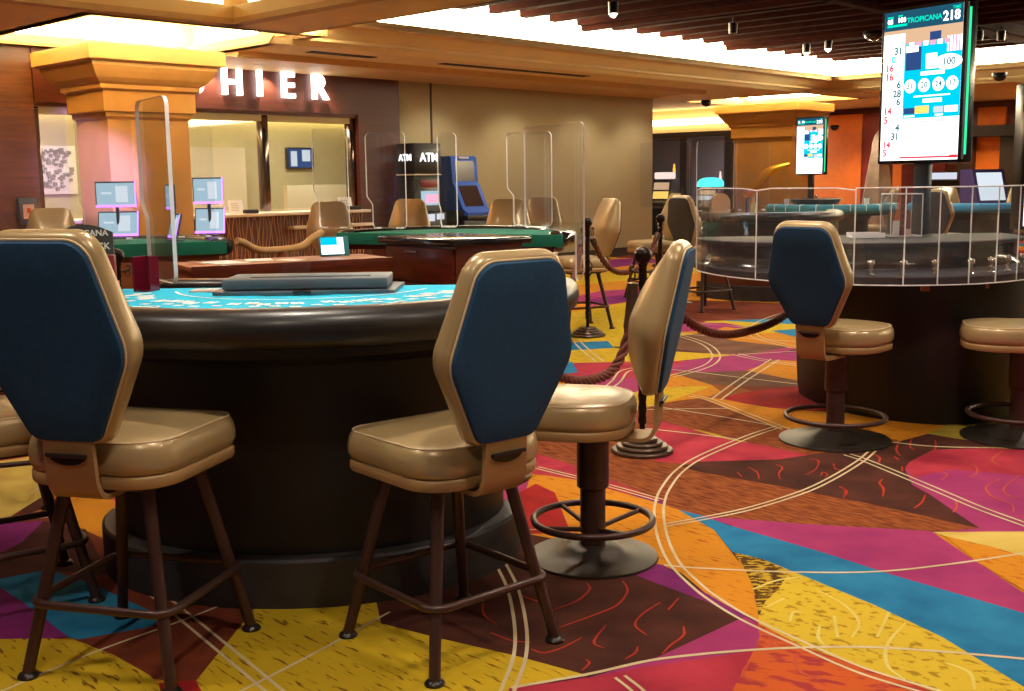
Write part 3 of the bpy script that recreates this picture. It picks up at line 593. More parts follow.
# --- pillars with stepped capitals
def pillar(s0, s1, t0, t1):
    mb = MB(); q = [(.30, 0), (.30, 2.02), (.27, 2.05), (.27, 2.09), (.24, 2.1), (.24, 2.3), (.20, 2.32), (.20, 2.36), (.17, 2.38), (.13, 2.42), (.09, 2.48), (.06, 2.53), (.06, 2.56), (0, 2.58), (0, 2.72), (.03, 2.73)]
    q = [(.22, z) if z < .2 else (d, z) for d, z in ([(.30, 0), (.30, .19), (.30, .21)] + q[1:])]
    mb.loft([[RM @ Vector(p) for p in ((s0 + d, t0 + d, z), (s1 - d, t0 + d, z), (s1 - d, t1 - d, z), (s0 + d, t1 - d, z))] for d, z in q])
    o = struct('pillar', mb, 'column_paint'); return o
pillar(5.27, 6.78, 10.48, 11.75)
pillar(19.1, 20.5, 10.62, 12.45)
# --- cashier lettering and counter
sign = thing('cashier_sign', 'glowing white capital letters spelling CASHIER on the dark wood fascia', 'sign', room(7.5, TW - .03, 2.575), ROT_ROOM); x = 6.14 - 7.5
for ch in 'CASHIER':
    wd = {'I': .30}.get(ch, .50)
    mb = MB(); mb.text(ch, .44, 0, Matrix.Translation((x + wd / 2, -.04, 0)) @ Matrix.Rotation(PI / 2, 4, 'X'), .025, .008); x += wd + (.0 if ch != 'I' else .02)
    mb.build('letter', 'letter_glow', sign, False)
cc = thing('cashier_counter', 'long cashier counter with cream top and wavy ribbed wood front', 'counter', room(7.66, 12, 0), ROT_ROOM)
b = MB(); b.box((-2.2, -.12, .95), (2.2, .55, .99), 0, None, .008); b.box((.9, -.16, .77), (2.2, .1, .81), 0, None, .008); b.build('counter_top', 'counter_top', cc)
b = MB(); b.box((-2.2, .02, 0), (2.2, .2, .949)); b.build('front_panel', 'rib_wood', cc)
b = MB()
for i in range(92):
    x = -2.17 + i * .0475; ph = random.random() * 6; am = .012 + .01 * random.random()
    b.tube([(x + am * math.sin(ph + k * 1.1), .018, .04 + k * .0905) for k in range(11)], .005, 5)
b.build('wavy_rib', 'rib_cream', cc)['kind'] = 'stuff'
# ================================================================ STOOLS
BH = .535
def back_outline(sc, grow=0):
    pts = [(-.105, 0), (.105, 0), (.228, .24), (.15, BH), (-.15, BH), (-.228, .24)]
    o = rounded(pts, [.05, .05, .12, .075, .075, .12], 6)
    c = Vector((0, .25)); r = []
    for p in o:
        v = Vector(p) - c; r.append(c + v * sc + v.normalized() * grow)
    return r
def lumbar(z):
    u = max(0, min(1, z / BH)); return (.022) + .078 * math.sin(PI * min(1, u ** .8)) ** 1.1
def make_back(root, z0, y0, lean=9, cloth='blue_cloth'):
    X = Matrix.Translation((0, y0, z0)) @ Matrix.Rotation(R(lean), 4, 'X')
    mb = MB(); rings = []
    for sc, y in ((.86, .0), (.93, -.004), (.97, .0), (.995, .012), (1.005, .028)):
        rings.append([X @ Vector((p.x, y, p.y)) for p in back_outline(sc)])
    for sc in (1.0, .985, .95, .89, .8, .68, .54, .4, .26, .13, .04):
        f = max(0, 1 - sc ** 3.2) ** .62
        rings.append([X @ Vector((p.x, .04 + (lumbar(p.y)) * f, p.y)) for p in back_outline(sc)])
    mb.loft(rings); bk = mb.build('backrest', 'gold_vinyl', root, True, 60)
    mb = MB(); rings = [[X @ Vector((p.x, y, p.y)) for p in back_outline(sc)] for sc, y in ((.935, .004), (.935, -.012), (.925, -.020), (.90, -.022), (.6, -.021), (.2, -.020))]
    mb.loft(rings); mb.build('back_panel', cloth, bk, True, 50)
    mb = MB(); mb.tube([X @ Vector((p.x, -.006, p.y)) for p in back_outline(.945)], .0035, 6, closed=True); mb.build('piping', 'seam_thread', bk)
    return bk
def make_bracket(root, y, ztop, zbot, w=.15, yin=-.05):
    mb = MB(); rr = .045; path = [(y - .012, ztop), (y - .004, zbot + rr)]
    for k in range(1, 7):
        a = PI / 2 * k / 6; path.append((y + rr - rr * math.cos(a), zbot + rr - rr * math.sin(a)))
    path.append((yin, zbot)); n = len(path); th = .007; rings = []
    for i, (py, pz) in enumerate(path):
        d = (Vector(path[min(i + 1, n - 1)]) - Vector(path[max(i - 1, 0)])).normalized(); q = Vector((-d.y, d.x)) * th
        hw = w / 2 * (1 if i else .96)
        rings.append([(-hw, py - q.x, pz - q.y), (hw, py - q.x, pz - q.y), (hw, py + q.x, pz + q.y), (-hw, py + q.x, pz + q.y)])
    mb.loft(rings); br = mb.build('bracket', 'gold_paint', root, True, 30)
    mb = MB(); zc = (ztop * .62 + zbot * .38); yo = y - .016
    half = [(.056 * math.cos(a), -.026 * math.sin(a)) for a in [PI * k / 12 for k in range(13)]]
    mb.loft([[(px, yy, zc + pz) for px, pz in half] for yy in (yo + .008, yo - .004)])
    mb.tube([(-.058, yo - .01, zc), (.058, yo - .01, zc)], .006, 8)
    mb.build('handle', 'dark_handle', br); return br
def sq_outline(h, d, r): return rounded([(-h, -d), (h, -d), (h, d), (-h, d)], r, 6)
def make_seat(root, z, round_=False, hw=.222, yo=0):
    def ol(sc, k=0):
        o = [(hw * 1.02 * math.cos(2 * PI * i / 40), hw * 1.02 * math.sin(2 * PI * i / 40)) for i in range(40)] if round_ == 1 else sq_outline(hw, hw, .17 if round_ else [.12, .12, .062, .062])
        return [(x * sc, y * sc + yo) for x, y in o]
    mb = MB(); mb.loft([[(x, y, z + h) for x, y in ol(sc)] for sc, h in ((.9, 0), (.985, .004), (1.0, .012), (1.0, .03), (.985, .036), (.95, .038))]); mb.build('seat_base', 'gold_paint', root, True, 50)
    mb = MB(); rings = []
    for sc, h in ((.93, .036), (.985, .04), (1.015, .056), (1.02, .08), (1.0, .105), (.965, .12), (.95, .123), (.94, .124)): rings.append([(x, y, z + h) for x, y in ol(sc)])
    for sc in (.9, .8, .66, .5, .34, .18, .05):
        rings.append([(x, y, z + .124 + .022 * (1 - sc ** 2) - .010 * math.exp(-((y / .05 - 1) ** 2)) * (1 - sc)) for x, y in ol(sc)])
    mb.loft(rings); st = mb.build('seat', 'gold_vinyl', root, True, 60)
    mb = MB(); mb.tube([(x, y, z + .1225) for x, y in ol(.957)], .003, 6, closed=True); mb.build('seam', 'seam_thread', st)
def make_leg_stool(name, label, loc, ang, group, cloth='blue_cloth'):
    t = thing(name, label, 'stool', loc, R(ang - 90), group); zs = .525
    make_seat(t, zs)
    make_bracket(t, -.262, .70, .512, .15)
    make_back(t, .65, -.26, 9.5, cloth)
    for sx in (-1, 1):
        for sy in (-1, 1):
            mb = MB(); a = Vector((sx * .125, sy * .125, zs - .004)); b = Vector((sx * .222, sy * .222, .012))
            mb.tube([a.lerp(b, k / 4) for k in range(5)], [.0185, .018, .0175, .017, .0165], 14); lg = mb.build('leg', 'brown_steel', t)
            mb = MB(); mb.lathe([(.012, 0.002), (.027, .002), (.029, .008), (.024, .016), (.017, .02)], 18, 0, None, (b.x, b.y)); mb.build('foot_glide', 'dark_handle', lg)
    mb = MB(); mb.tube([(x, y, .205) for x, y in sq_outline(.212, .212, .05)], .0115, 10, closed=True); mb.build('footrest', 'brown_steel', t)
    mb = MB(); mb.box((-.15, -.15, zs - .02), (.15, .15, zs), 0, None, .006); mb.build('swivel_plate', 'dark_handle', t)
    return t
def make_post_stool(name, label, loc, ang, group, rb=.285, rr=.245, zr=.13, spokes=True, cloth='blue_cloth', lean=9, yb=-.272):
    t = thing(name, label, 'stool', loc, R(ang - 90), group); zs = .475
    make_seat(t, zs, 2, .222, .075)
    make_bracket(t, yb + .002, .68, .462, .15)
    make_back(t, .62, yb, lean, cloth)
    mb = MB(); mb.lathe([(.046, .03), (.046, .27)], 28); mb.lathe([(.046, .26), (.058, .27), (.058, zs - .015), (.11, zs - .012), (.11, zs)], 28); mb.build('post', 'brown_steel', t)
    mb = MB(); mb.lathe([(rb - .004, .002), (rb, .006), (rb - .002, .012), (rb * .75, .02), (rb * .5, .028), (.1, .045), (.07, .055), (.05, .056)], 56); mb.build('base_disc', 'bronze_disc', t)
    mb = MB(); mb.tube([(rr * math.cos(2 * PI * k / 56), rr * math.sin(2 * PI * k / 56), zr) for k in range(56)], .0125, 10, closed=True); mb.build('foot_ring', 'brown_steel', t)
    if spokes:
        for k in range(4):
            a = PI / 4 + k * PI / 2
            mb = MB(); mb.tube([(.05 * math.cos(a), .05 * math.sin(a), zr - .03), (rr * math.cos(a), rr * math.sin(a), zr)], .009, 8); mb.build('spoke', 'brown_steel', t)
    return t
G4 = 'four legged gold stools with blue backs'; G1 = 'gold pedestal stools with blue backs'
front = make_leg_stool('bar_stool', 'gold blue-backed stool on yellow carpet by the right half of the cyan table', (-.197, 3.21, 0), 130, G4)
left = dup(front, 'gold stool seen from behind, its blue back hiding the left end of the cyan felt', (-1.095, 3.14, 0), R(75 - 90), (1.02, 1.02, 1.065), G4)
edge = dup(front, 'gold stool cut by the left photo edge, only seat corner and legs showing', (-1.70, 3.62, 0), R(34 - 90), None, G4)
back6 = dup(front, 'blue-backed stool peeking over the nearest blue back at the left edge', (-2.28, 4.78, 0), R(20 - 90), None, G4)
mid = make_post_stool('pedestal_stool', 'gold pedestal stool seen edge on, on a round bronze disc with spoked foot ring', (.285, 3.93, 0), 165, G1, .238, .215, .145, True, lean=11, yb=-.232)
right = make_post_stool('pedestal_stool', 'gold pedestal stool with large dark blue back standing at the shield table on brown carpet', (1.675, 5.70, 0), 46, G1, .285, .25, .13, False, lean=13)
stool5 = dup(right, 'gold pedestal stool cut by the right edge of the photo, seat and base only', (2.63, 5.70, 0), R(165 - 90), None, G1)
far4 = dup(front, 'four legged gold stool facing left by the beige wall behind the tall rope post', (.63, 10.3, 0), R(202 - 90), None, G4)
far5 = make_leg_stool('bar_stool', 'charcoal backed four legged gold stool standing at the far padded table', (2.0, 11.6, 0), 32, G4, 'charcoal_cloth')
dup(far5, 'gold stool half hidden behind the charcoal backed one near the slot machines', (1.60, 12.75, 0), R(200 - 90), None, G4)
dup(front, 'pale gold stool back seen from the front behind the podium, right of the blue kiosk', (-.06, 10.4, 0), R(262 - 90), None, G4)
dup(front, 'gold stool back seen through the clear dividers, right of the pale one', (.22, 11.25, 0), R(250 - 90), None, G4)
dup(front, 'pale stool back seen through a clear divider in front of the ribbed cashier counter', (-1.64, 10.4, 0), R(285 - 90), None, G4)
dup(front, 'tan stool back standing between the cashier counter and the black cash machine', (-1.1, 11.2, 0), R(255 - 90), None, G4)
dup(front, 'pale gold stool back showing above the nearest blue back, left of the pillar', (-3.72, 9.1, 0), R(290 - 90), None, G4)
dup(far5, 'charcoal backed stool at the far teal table, just left of the big roulette screen post', (5.1, 15.95, 0), R(170 - 90), None, G4)
dup(far5, 'charcoal backed gold stool at the far blue table, right of the big screen post', (5.2, 13.3, 0), R(35 - 90), None, G4)
dup(far5, 'pale gold stool facing out beyond the far blue table', (6.15, 15.9, 0), R(255 - 90), None, G4)
dup(far5, 'gold stool beyond the far blue table beside the purple machine', (7.2, 15.8, 0), R(250 - 90), None, G4)
dup(front, 'gold stool seen through the shield at the right edge behind the dark screen side', (3.95, 8.4, 0), R(165 - 90), None, G4)

# ================================================================ FRONT TABLE
def arc(a, b, n, p=1.0, a0=PI, a1=2 * PI):
    return [(a * math.cos(a0 + (a1 - a0) * i / n), b * math.sin(a0 + (a1 - a0) * i / n) * p) for i in range(n + 1)]
def make_d_table(name, label, loc, rz, a, b, felt, zt=.99, rail='black_vinyl', pa=.72, pb=.55, kick=.165, ped='black_laminate', kickm='kick_rubber', group=None, drop=.08, rh=.08):
    """half moon table: local -y is the players' side, the dealer stands at +y"""
    t = thing(name, label, 'table', loc, rz, group); n = 48
    mb = MB(); rings = []
    for k in range(n + 1):
        th = PI + PI * k / n; c, s = math.cos(th), math.sin(th)
        nrm = Vector((c / a, s / b)).normalized(); p = Vector(((a - rh) * c, (b - rh) * s)); rg = []
        for q in range(14):
            u = 2 * PI * q / 14; e = 1.15
            ox = rh * math.copysign(abs(math.cos(u)) ** .8, math.cos(u)); oz = rh * .76 * math.copysign(abs(math.sin(u)) ** .8, math.sin(u))
            rg.append((p.x + nrm.x * ox, p.y + nrm.y * ox, zt - .038 + oz))
        rings.append(rg)
    rings.insert(0, [Vector(rings[0][0]).lerp(Vector(rings[0][7]), .5) + (Vector(v) - Vector(rings[0][0]).lerp(Vector(rings[0][7]), .5)) * .6 + Vector((0, .03, 0)) for v in rings[0]])
    rings.append([Vector(rings[-1][0]).lerp(Vector(rings[-1][7]), .5) + (Vector(v) - Vector(rings[-1][0]).lerp(Vector(rings[-1][7]), .5)) * .6 + Vector((0, .03, 0)) for v in rings[-1]])
    mb.loft(rings); mb.build('armrest', rail, t, True, 60)
    mb = MB(); mb.prism(arc(a - rh, b - rh, 48), zt - .03, zt - .003, 0); mb.build('felt_top', felt, t, True, 30)
    mb = MB(); mb.prism(arc(a - .1, b - .1, 48), zt - drop - .05, zt - .031, 0); mb.build('apron', ped, t, True, 30)
    pc = .05
    def D(a, b): return [(x, y - pc) for x, y in arc(a, b, 40)] + [(a * .9, .03), (-a * .9, .03)]
    mb = MB(); mb.loft([[(x, y, z) for x, y in D(pa - d, pb - d)] for d, z in ((.06, kick), (.06, zt - drop - .12), (.0, zt - drop - .05))]); mb.build('pedestal', ped, t, True, 30)
    mb = MB(); mb.loft([[(x, y, z) for x, y in D(pa - d, pb - d)] for d, z in ((0, .001), (0, kick - .008), (.01, kick), (.06, kick))]); mb.build('kick_base', kickm, t, True, 30)
    return t
bt = make_d_table('blackjack_table', 'large half moon gaming table with cyan felt, black padded rail and black base', (-.75, 4.13, 0), 0, 1.0, 1.02, 'felt_cyan', .99, pa=.77, pb=.62)
mb = MB()
def fl_ring(mb, cx, cy, rx, ry, w, rot, z, n=28):
    P = [Vector((cx + rx * math.cos(2 * PI * i / n) * math.cos(rot) - ry * math.sin(2 * PI * i / n) * math.sin(rot), cy + rx * math.cos(2 * PI * i / n) * math.sin(rot) + ry * math.sin(2 * PI * i / n) * math.cos(rot))) for i in range(n + 1)]
    ribbon(mb, P, w, z, 0)
zf = .9885
for k in range(7):
    th = PI + PI * (k + .7) / 8.4; c, s = math.cos(th), math.sin(th); cx, cy = .78 * c, .80 * s
    fl_ring(mb, cx, cy, .075, .055, .012, th + PI / 2, zf)
    fl_ring(mb, cx * .93, cy * .93, .028, .028, .01, 0, zf)
    for sg in (-1, 1): ribbon(mb, spline([Vector((cx + .09 * sg * -s + u * c * .5, cy + .09 * sg * c + u * s * .5)) for u in (-.1, -.05, 0, .06)]), .008, zf, 0)
for rad, w, cnt, fill in ((.60, .045, 30, .7), (.68, .02, 26, .4), (.47, .012, 1, 1)):
    for k in range(cnt):
        a0 = PI + PI * (.1 + .8 * k / cnt); a1 = PI + PI * (.1 + .8 * (k + fill) / cnt); m_ = 3 if cnt > 1 else 40
        if cnt > 1 and k % 6 == 5: continue
        if cnt > 1:
            j = .02 * math.sin(k * 2.4 + rad * 9)
            ribbon(mb, spline([Vector(((rad + j + w * q) * math.cos(a0 + (a1 - a0) * u), (rad + j + w * q) * .98 * math.sin(a0 + (a1 - a0) * u))) for u, q in ((0, -.7), (.3, .6), (.75, -.6), (1.0, .7))], 4), .015, zf, 0); continue
        ribbon(mb, [Vector((rad * 1.0 * math.cos(a0 + (a1 - a0) * i / m_), rad * .98 * math.sin(a0 + (a1 - a0) * i / m_))) for i in range(m_ + 1)], w, zf, 0)
mb.build('felt_marking', 'felt_white', bt, False)
tc = thing('chip_tray_cover', 'long grey metal chip tray cover lying on the cyan felt', 'tray cover', (-.715, 3.98, .988), R(1.5))
mb = MB(); mb.box((-.285, -.13, .016), (.285, .12, .052), 0, None, .006); mb.build('lid', 'grey_metal', tc)
mb = MB(); mb.prism([(-.31, -.16), (-.16, -.16), (-.12, -.185), (.06, -.185), (.10, -.16), (.31, -.16), (.325, .14), (-.325, .14)], .001, .012); mb.build('flange', 'grey_metal', tc)
mb = MB(); mb.box((-.20, -.06, .0521), (.22, .07, .055), 0, None, .001); mb.build('inset_panel', 'grey_metal', tc)
mb = MB(); mb.tube([(-.03, -.19, .012), (.0, -.196, .016), (.03, -.19, .012)], .005, 8); mb.build('latch', 'dark_handle', tc)
dh = thing('discard_holder', 'small dark red acrylic discard holder standing on the cyan felt', 'card holder', (-1.315, 4.03, .988), R(-22))
mb = MB(); mb.box((-.03, -.035, 0), (.03, .035, .006)); mb.box((-.03, .027, .006), (.03, .035, .125)); mb.box((-.03, -.035, .006), (-.023, .027, .125)); mb.box((.023, -.015, .006), (.03, .027, .125)); mb.build('holder', 'red_acrylic', dh)
mb = MB(); mb.box((-.041, -.046, .075), (-.012, -.042, .082)); mb.build('light_reflex', 'purple_reflection', dh) if False else None
tag(MB().box((-1.14, 3.95, .988), (-1.05, 4.03, .994), 0, None, .001).build('card_stack', 'card_pink'), 'small pale pink card lying on the cyan felt left of the tray cover', 'cards')
sg = thing('table_sign', 'grey curved top table sign lettered TROPICANA BLACKJACK over a dark red base', 'sign', (-1.535, 4.05, 1.0145), R(8))
mb = MB(); top = [(-.1, .105), (.1, .105), (.1, .185)] + [(.1 - .2 * k / 10, .185 + .03 * math.sin(PI * k / 10)) for k in range(1, 10)] + [(-.1, .185)]
mb.prism(top, -.006, .006, 0, Matrix.Rotation(PI / 2, 4, 'X')); mb.build('sign_plate', 'sign_grey', sg)
mb = MB(); mb.box((-.095, -.012, 0), (.1, .03, .103), 0, None, .004); mb.build('base', 'sign_red', sg)
XT = Matrix.Translation((0, -.0075, 0)) @ Matrix.Rotation(PI / 2, 4, 'X')
mb = MB(); mb.text('TROPICANA', .030, 0, XT @ Matrix.Translation((0, .183, 0)), .0006, .0006); mb.build('lettering', 'cream_text', sg, False); mb = MB(); mb.text('BLACKJACK', .033, 0, XT @ Matrix.Translation((0, .135, 0)), .0006, .0006); mb.build('lettering', 'cream_text', sg, False)
tag(MB().box((-1.46, 3.94, .988), (-1.40, 4.0, 1.03), 0, None, .002).build('card_box', 'card_red'), 'small orange red card box beside the grey table sign', 'card box')

# ================================================================ ROPE POSTS
def make_stanchion(name, label, loc, H, hookdir, kind, rz0=0):
    t = thing(name, label, 'stanchion', loc, hookdir, 'iron rope posts')
    mb = MB(); pr = []
    for r_, z0, z1 in ((.155, 0, .022), (.13, .022, .042), (.104, .042, .060), (.078, .060, .078)): pr += [(r_ - .004, z0 + .001), (r_, z0 + .006), (r_, z1 - .006), (r_ - .005, z1)]
    mb.lathe(pr + [(.03, .08)], 48); mb.build('base', 'iron_bronze', t)
    mb = MB(); mb.lathe([(.014, .07), (.014, .16)], 16)
    n = 90; zt = H - .17
    mb.tube([(0, 0, .15 + (zt - .15) * k / n) for k in range(n + 1)], .02, 16, twist=.26 if kind else .2, sect=lambda u: .78 + .3 * abs(math.cos(2 * u)))
    mb.lathe([(.017, zt), (.022, zt + .01), (.019, H - .1), (.026, H - .085), (.018, H - .075), (.015, H - .06)], 18); mb.build('post', 'iron_black', t)
    mb = MB(); mb.ball((0, 0, H - .044), .044, 24); mb.lathe([(.02, H - .09), (.026, H - .085), (.016, H - .078)], 18); mb.build('finial', 'iron_black', t)
    for sgn in (-1, 1):
        mb = MB(); P = [(0, 0, H - .125), (sgn * .035, 0, H - .125), (sgn * .06, 0, H - .118), (sgn * .07, 0, H - .105), (sgn * .06, 0, H - .092), (sgn * .05, 0, H - .1)]
        mb.tube(spline(P, 4), .0065, 8); mb.tube([(sgn * .055 + .014 * math.cos(k * PI / 6), 0, H - .14 + .016 * math.sin(k * PI / 6)) for k in range(12)], .004, 6, closed=True); mb.build('hook', 'iron_bronze', t)
    if kind:
        for k in range(4):
            mb = MB(); mb.tube([((.014 + .03 * math.sin(PI * q / 14)) * math.cos(k * PI / 2 + q * .25), (.014 + .03 * math.sin(PI * q / 14)) * math.sin(k * PI / 2 + q * .25), H * .50 + .15 * q / 14) for q in range(15)], .005, 6); mb.build('basket_bar', 'iron_black', t)
    return t
ST1 = (.648, 5.50); ST2 = (.665, 9.72); ST3 = (1.40, 10.5); ST4 = (-.075, 5.05); ST5 = (2.2, 7.75); ST6 = (-2.18, 6.2)
make_stanchion('stanchion', 'dark iron rope post with ball top and stepped base behind the edge on pedestal stool', ST1 + (0,), 1.035, R(20), 0)
make_stanchion('stanchion', 'tall dark rope post with basket twist, before the stool by the beige wall', ST2 + (0,), 1.035, R(35), 1)
make_stanchion('stanchion', 'far dark rope post in front of the charcoal backed stool', ST3 + (0,), 1.03, R(60), 0)
make_stanchion('stanchion', 'rope post standing hidden behind the back of the front four legged stool', ST4 + (0,), 1.0, R(130), 0)
make_stanchion('stanchion', 'rope post standing behind the pedestal stool at the shield table', ST5 + (0,), 1.0, R(55), 0)
make_stanchion('stanchion', 'dark rope post with ball top rising behind the grey table sign', ST6 + (0,), 1.02, R(20), 0)
def make_rope(label, a, b, zmid, bias=0):
    a, b = Vector(a), Vector(b); t = thing('rope', label, 'rope', ((a.x + b.x) / 2, (a.y + b.y) / 2, 0), 0, 'brown twisted barrier ropes'); o = t.location
    P = []; N = 280
    for k in range(N + 1):
        u = k / N; p = a.lerp(b, u); sag = (a.z + b.z) / 2 - zmid
        p.z -= sag * (1 - abs(2 * u ** (bias or 1) - 1) ** 2.6); P.append(p - o)
    mb = MB(); Rr = .023; L_ = sum((P[i + 1] - P[i]).length for i in range(N))
    for s in range(3):
        Q = []
        for i, p in enumerate(P):
            tt = (P[min(i + 1, N)] - P[max(i - 1, 0)]).normalized(); u = tt.cross(Vector((0.1, .05, 1))).normalized(); w_ = tt.cross(u)
            an = 2 * PI * i * L_ / N / .14 + s * 2 * PI / 3; Q.append(p + (u * math.cos(an) + w_ * math.sin(an)) * Rr * .62)
        mb.tube(Q, Rr * .5, 7)
    mb.build('cord', 'rope_brown', t)
    for i0, i1 in ((0, 9), (N - 9, N)):
        mb = MB(); mb.tube([P[i] for i in range(i0, i1 + 1)], Rr * 1.25, 12); mb.build('end_cap', 'iron_bronze', t)
def hk(st, H, d, sgn, st2=None): return (st[0] + sgn * .055 * math.cos(d), st[1] + sgn * .055 * math.sin(d), H - .178)
make_rope('brown twisted rope hanging deep between the edge on stool and the front stool', hk(ST1, 1.035, R(20), -1), hk(ST4, 1.0, R(130), -1), .40, .62)
make_rope('brown twisted rope running from the tall basket post down towards the front stool', hk(ST2, 1.035, R(35), -1), hk(ST4, 1.0, R(130), 1), .42)
make_rope('brown twisted rope from the tall basket post to the far post by the beige wall', hk(ST2, 1.035, R(35), 1), hk(ST3, 1.03, R(60), -1), .52)
make_rope('dark twisted rope sagging low over the pink carpet before the far padded table', hk(ST1, 1.035, R(20), 1), hk(ST5, 1.0, R(55), -1), .46)
# ================================================================ CLEAR DIVIDERS
def panel(label, p0, p1, z0, z1, notch=None, r=.04, th=.015, group='clear table dividers', name='acrylic_divider', foot=True, hang=None, stem=None):
    """upright clear sheet from p0 to p1; notch=(u, z): the sheet steps in below z by u at the p0 end"""
    p0, p1 = Vector(p0), Vector(p1); L = (p1 - p0).length; ang = math.atan2((p1 - p0).y, (p1 - p0).x)
    t = thing(name, label, 'divider', (p0.x, p0.y, 0), ang, group)
    if notch:
        u, zn = notch; pts = [(u, z0), (L, z0), (L, z1), (0, z1), (0, zn), (u, zn - .06)]
    else: pts = [(0, z0), (L, z0), (L, z1), (0, z1)]
    if hang: pts = [(0, z0), (L - hang[0], z0), (L - hang[0], hang[1]), (L, hang[1] + .12), (L, z1), (0, z1)]
    o = rounded(pts, r, 4); X = Matrix.Rotation(PI / 2, 4, 'X')
    mb = MB(); mb.prism(o, -th / 2, th / 2, 0, X, side=1); mb.build('sheet', ['acrylic', 'acrylic_edge'], t, False)
    if stem:
        mb = MB(); mb.tube([(L - .08, .02, .012), (L - .08, .02, z0 + .2)], .012, 8); mb.lathe([(.12, 0), (.12, .012), (.03, .02)], 20, 0, None, (L - .08, .02)); mb.build('stand', 'brown_steel', t)
    if foot:
        for x in ((notch[0] if notch else 0) + .04, L - .06):
            mb = MB(); mb.box((x - .02, -.03, z0 - .0), (x + .02, .03, z0 + .012), 0, None, .003); mb.build('foot_clip', 'acrylic_edge', t)
    return t
panel('tall clear divider standing on the back edge of the cyan table', (-1.465, 4.50), (-1.245, 4.16), 1.0, 1.69, (.06, 1.30), foot=False)
panel('clear divider in front of the pillar left face, before the purple rimmed reflections', (-2.87, 7.52), (-2.52, 7.62), 1.0, 1.80, (.03, 1.25))
panel('clear divider overlapping the right face of the pillar by the cashier', (-2.32, 7.72), (-2.03, 7.78), 1.0, 1.78, (.02, 1.25))
panel('clear divider in front of the right hand cashier window', (-1.57, 9.05), (-1.27, 8.9), 1.0, 1.78, (.05, 1.3))
panel('clear divider between the cashier window edge and the cash machine', (-1.12, 8.85), (-.80, 8.7), 1.0, 1.74, (.05, 1.25))
panel('narrow clear divider between the cash machine and the blue kiosk', (-.56, 8.85), (-.41, 8.75), 1.0, 1.73, (.02, 1.2))
panel('clear divider left of the tallest one against the beige wall', (-.02, 9.0), (.325, 8.76), 1.0, 1.73, (.06, 1.3))
panel('tallest clear divider hanging past the table end against the beige wall', (.115, 8.62), (.515, 7.87), 1.0, 1.755, None, foot=False, hang=(.11, .60))
panel('clear divider at the left edge of the photo above the nearest blue stool back', (-3.5, 7.18), (-2.89, 7.43), 1.0, 1.86, None)
panel('clear divider by the corner of the beige wall above the far stool', (1.40, 12.2), (1.93, 12.15), 1.05, 1.74, None, foot=False, stem=True)
panel('clear divider in front of the slot room doorway', (2.10, 12.72), (2.53, 12.78), .98, 1.76, None)
panel('clear divider over the gold ornament beside the far pillar', (2.57, 12.82), (2.93, 12.78), .98, 1.75, None)

# ================================================================ MIDDLE TABLES
def dealer_edge(t, a, felt, z=.97, h=.085):
    mb = MB(); mb.box((-a + .05, -.01, z - h), (a - .05, .035, z + .004), 0, None, .004); mb.build('dealer_edge', felt, t)
tC = make_d_table('gaming_table', 'green felt table behind the cherry podium with its padded rail end showing at right', (-.48, 8.40, 0), R(155), .97, 1.0, 'felt_green', .975, rail='black_gloss', ped='cherry', kickm='cherry'); dealer_edge(tC, 1.0, 'felt_green')
tB = make_d_table('gaming_table', 'green felt table in front of the pillar by the cashier', (-2.88, 7.44, 0), R(200), 1.02, 1.0, 'felt_green', .975, ped='desk_wood', kickm='cherry'); dealer_edge(tB, 1.02, 'felt_green')
t = thing('curved_rail', 'tan curved wooden rail dipping between the two green felt tables', 'rail', (-1.66, 8.2, 0))
mb = MB(); P = spline([Vector(p) for p in ((-.24, -.40, .972), (-.2, -.34, .95), (-.13, -.22, .895), (.0, -.02, .885), (.10, .18, .895), (.16, .32, .95), (.21, .44, .985))], 8)
mb.tube(P, .026, 12); mb.build('rail', 'tan_wood', t)
mb = MB(); mb.box((-.03, -.05, 0), (.03, .01, .87), 0, None, .006); mb.build('post', 'desk_wood', t)
# pit desk
d = thing('pit_desk', 'low brown wooden pit desk behind the cyan table', 'desk', (-1.84, 6.44, 0), R(29.4))
mb = MB(); mb.box((0, 0, .86), (1.26, .52, .89), 0, None, .006); mb.build('desk_top', 'desk_wood', d)
mb = MB(); mb.box((.02, .02, 0), (1.24, .05, .86)); mb.box((.02, .05, 0), (.05, .5, .86)); mb.box((1.21, .05, 0), (1.24, .5, .86)); mb.build('panel', 'desk_wood', d)
mb = MB(); mb.box((-.0, -.012, .83), (1.26, .0, .895), 0, None, .004); mb.build('edge_trim', 'cherry', d)
DX = Matrix.Translation((-1.84, 6.44, 0)) @ Matrix.Rotation(R(29.4), 4, 'Z')
for i, (x, y, w, h, rz, lb) in enumerate(((.26, .25, .2, .28, .3, 'white paper sheet lying at the left part of the brown pit desk'), (.50, .33, .16, .22, -.2, 'white paper sheet lying near the middle of the brown pit desk'), (.66, .2, .12, .16, .5, 'small white slip lying right of the middle of the brown pit desk'))):
    mb = MB(); mb.box((-w / 2, -h / 2, 0), (w / 2, h / 2, .004)); o = mb.build('paper', 'card_white'); p = DX @ Vector((x, y, .891)); o.location = p; o.rotation_euler = (0, 0, R(29.4) + rz); tag(o, lb, 'paper')
o = thing('tablet_screen', 'small lit blue and white screen tilted on the brown pit desk', 'screen', DX @ Vector((1.0, .33, .896)), R(20))
X = Matrix.Rotation(R(-20), 4, 'X')
mb = MB(); mb.box((-.095, -.008, 0), (.095, .008, .13), 0, X, .004); mb.build('case', 'felt_teal', o)
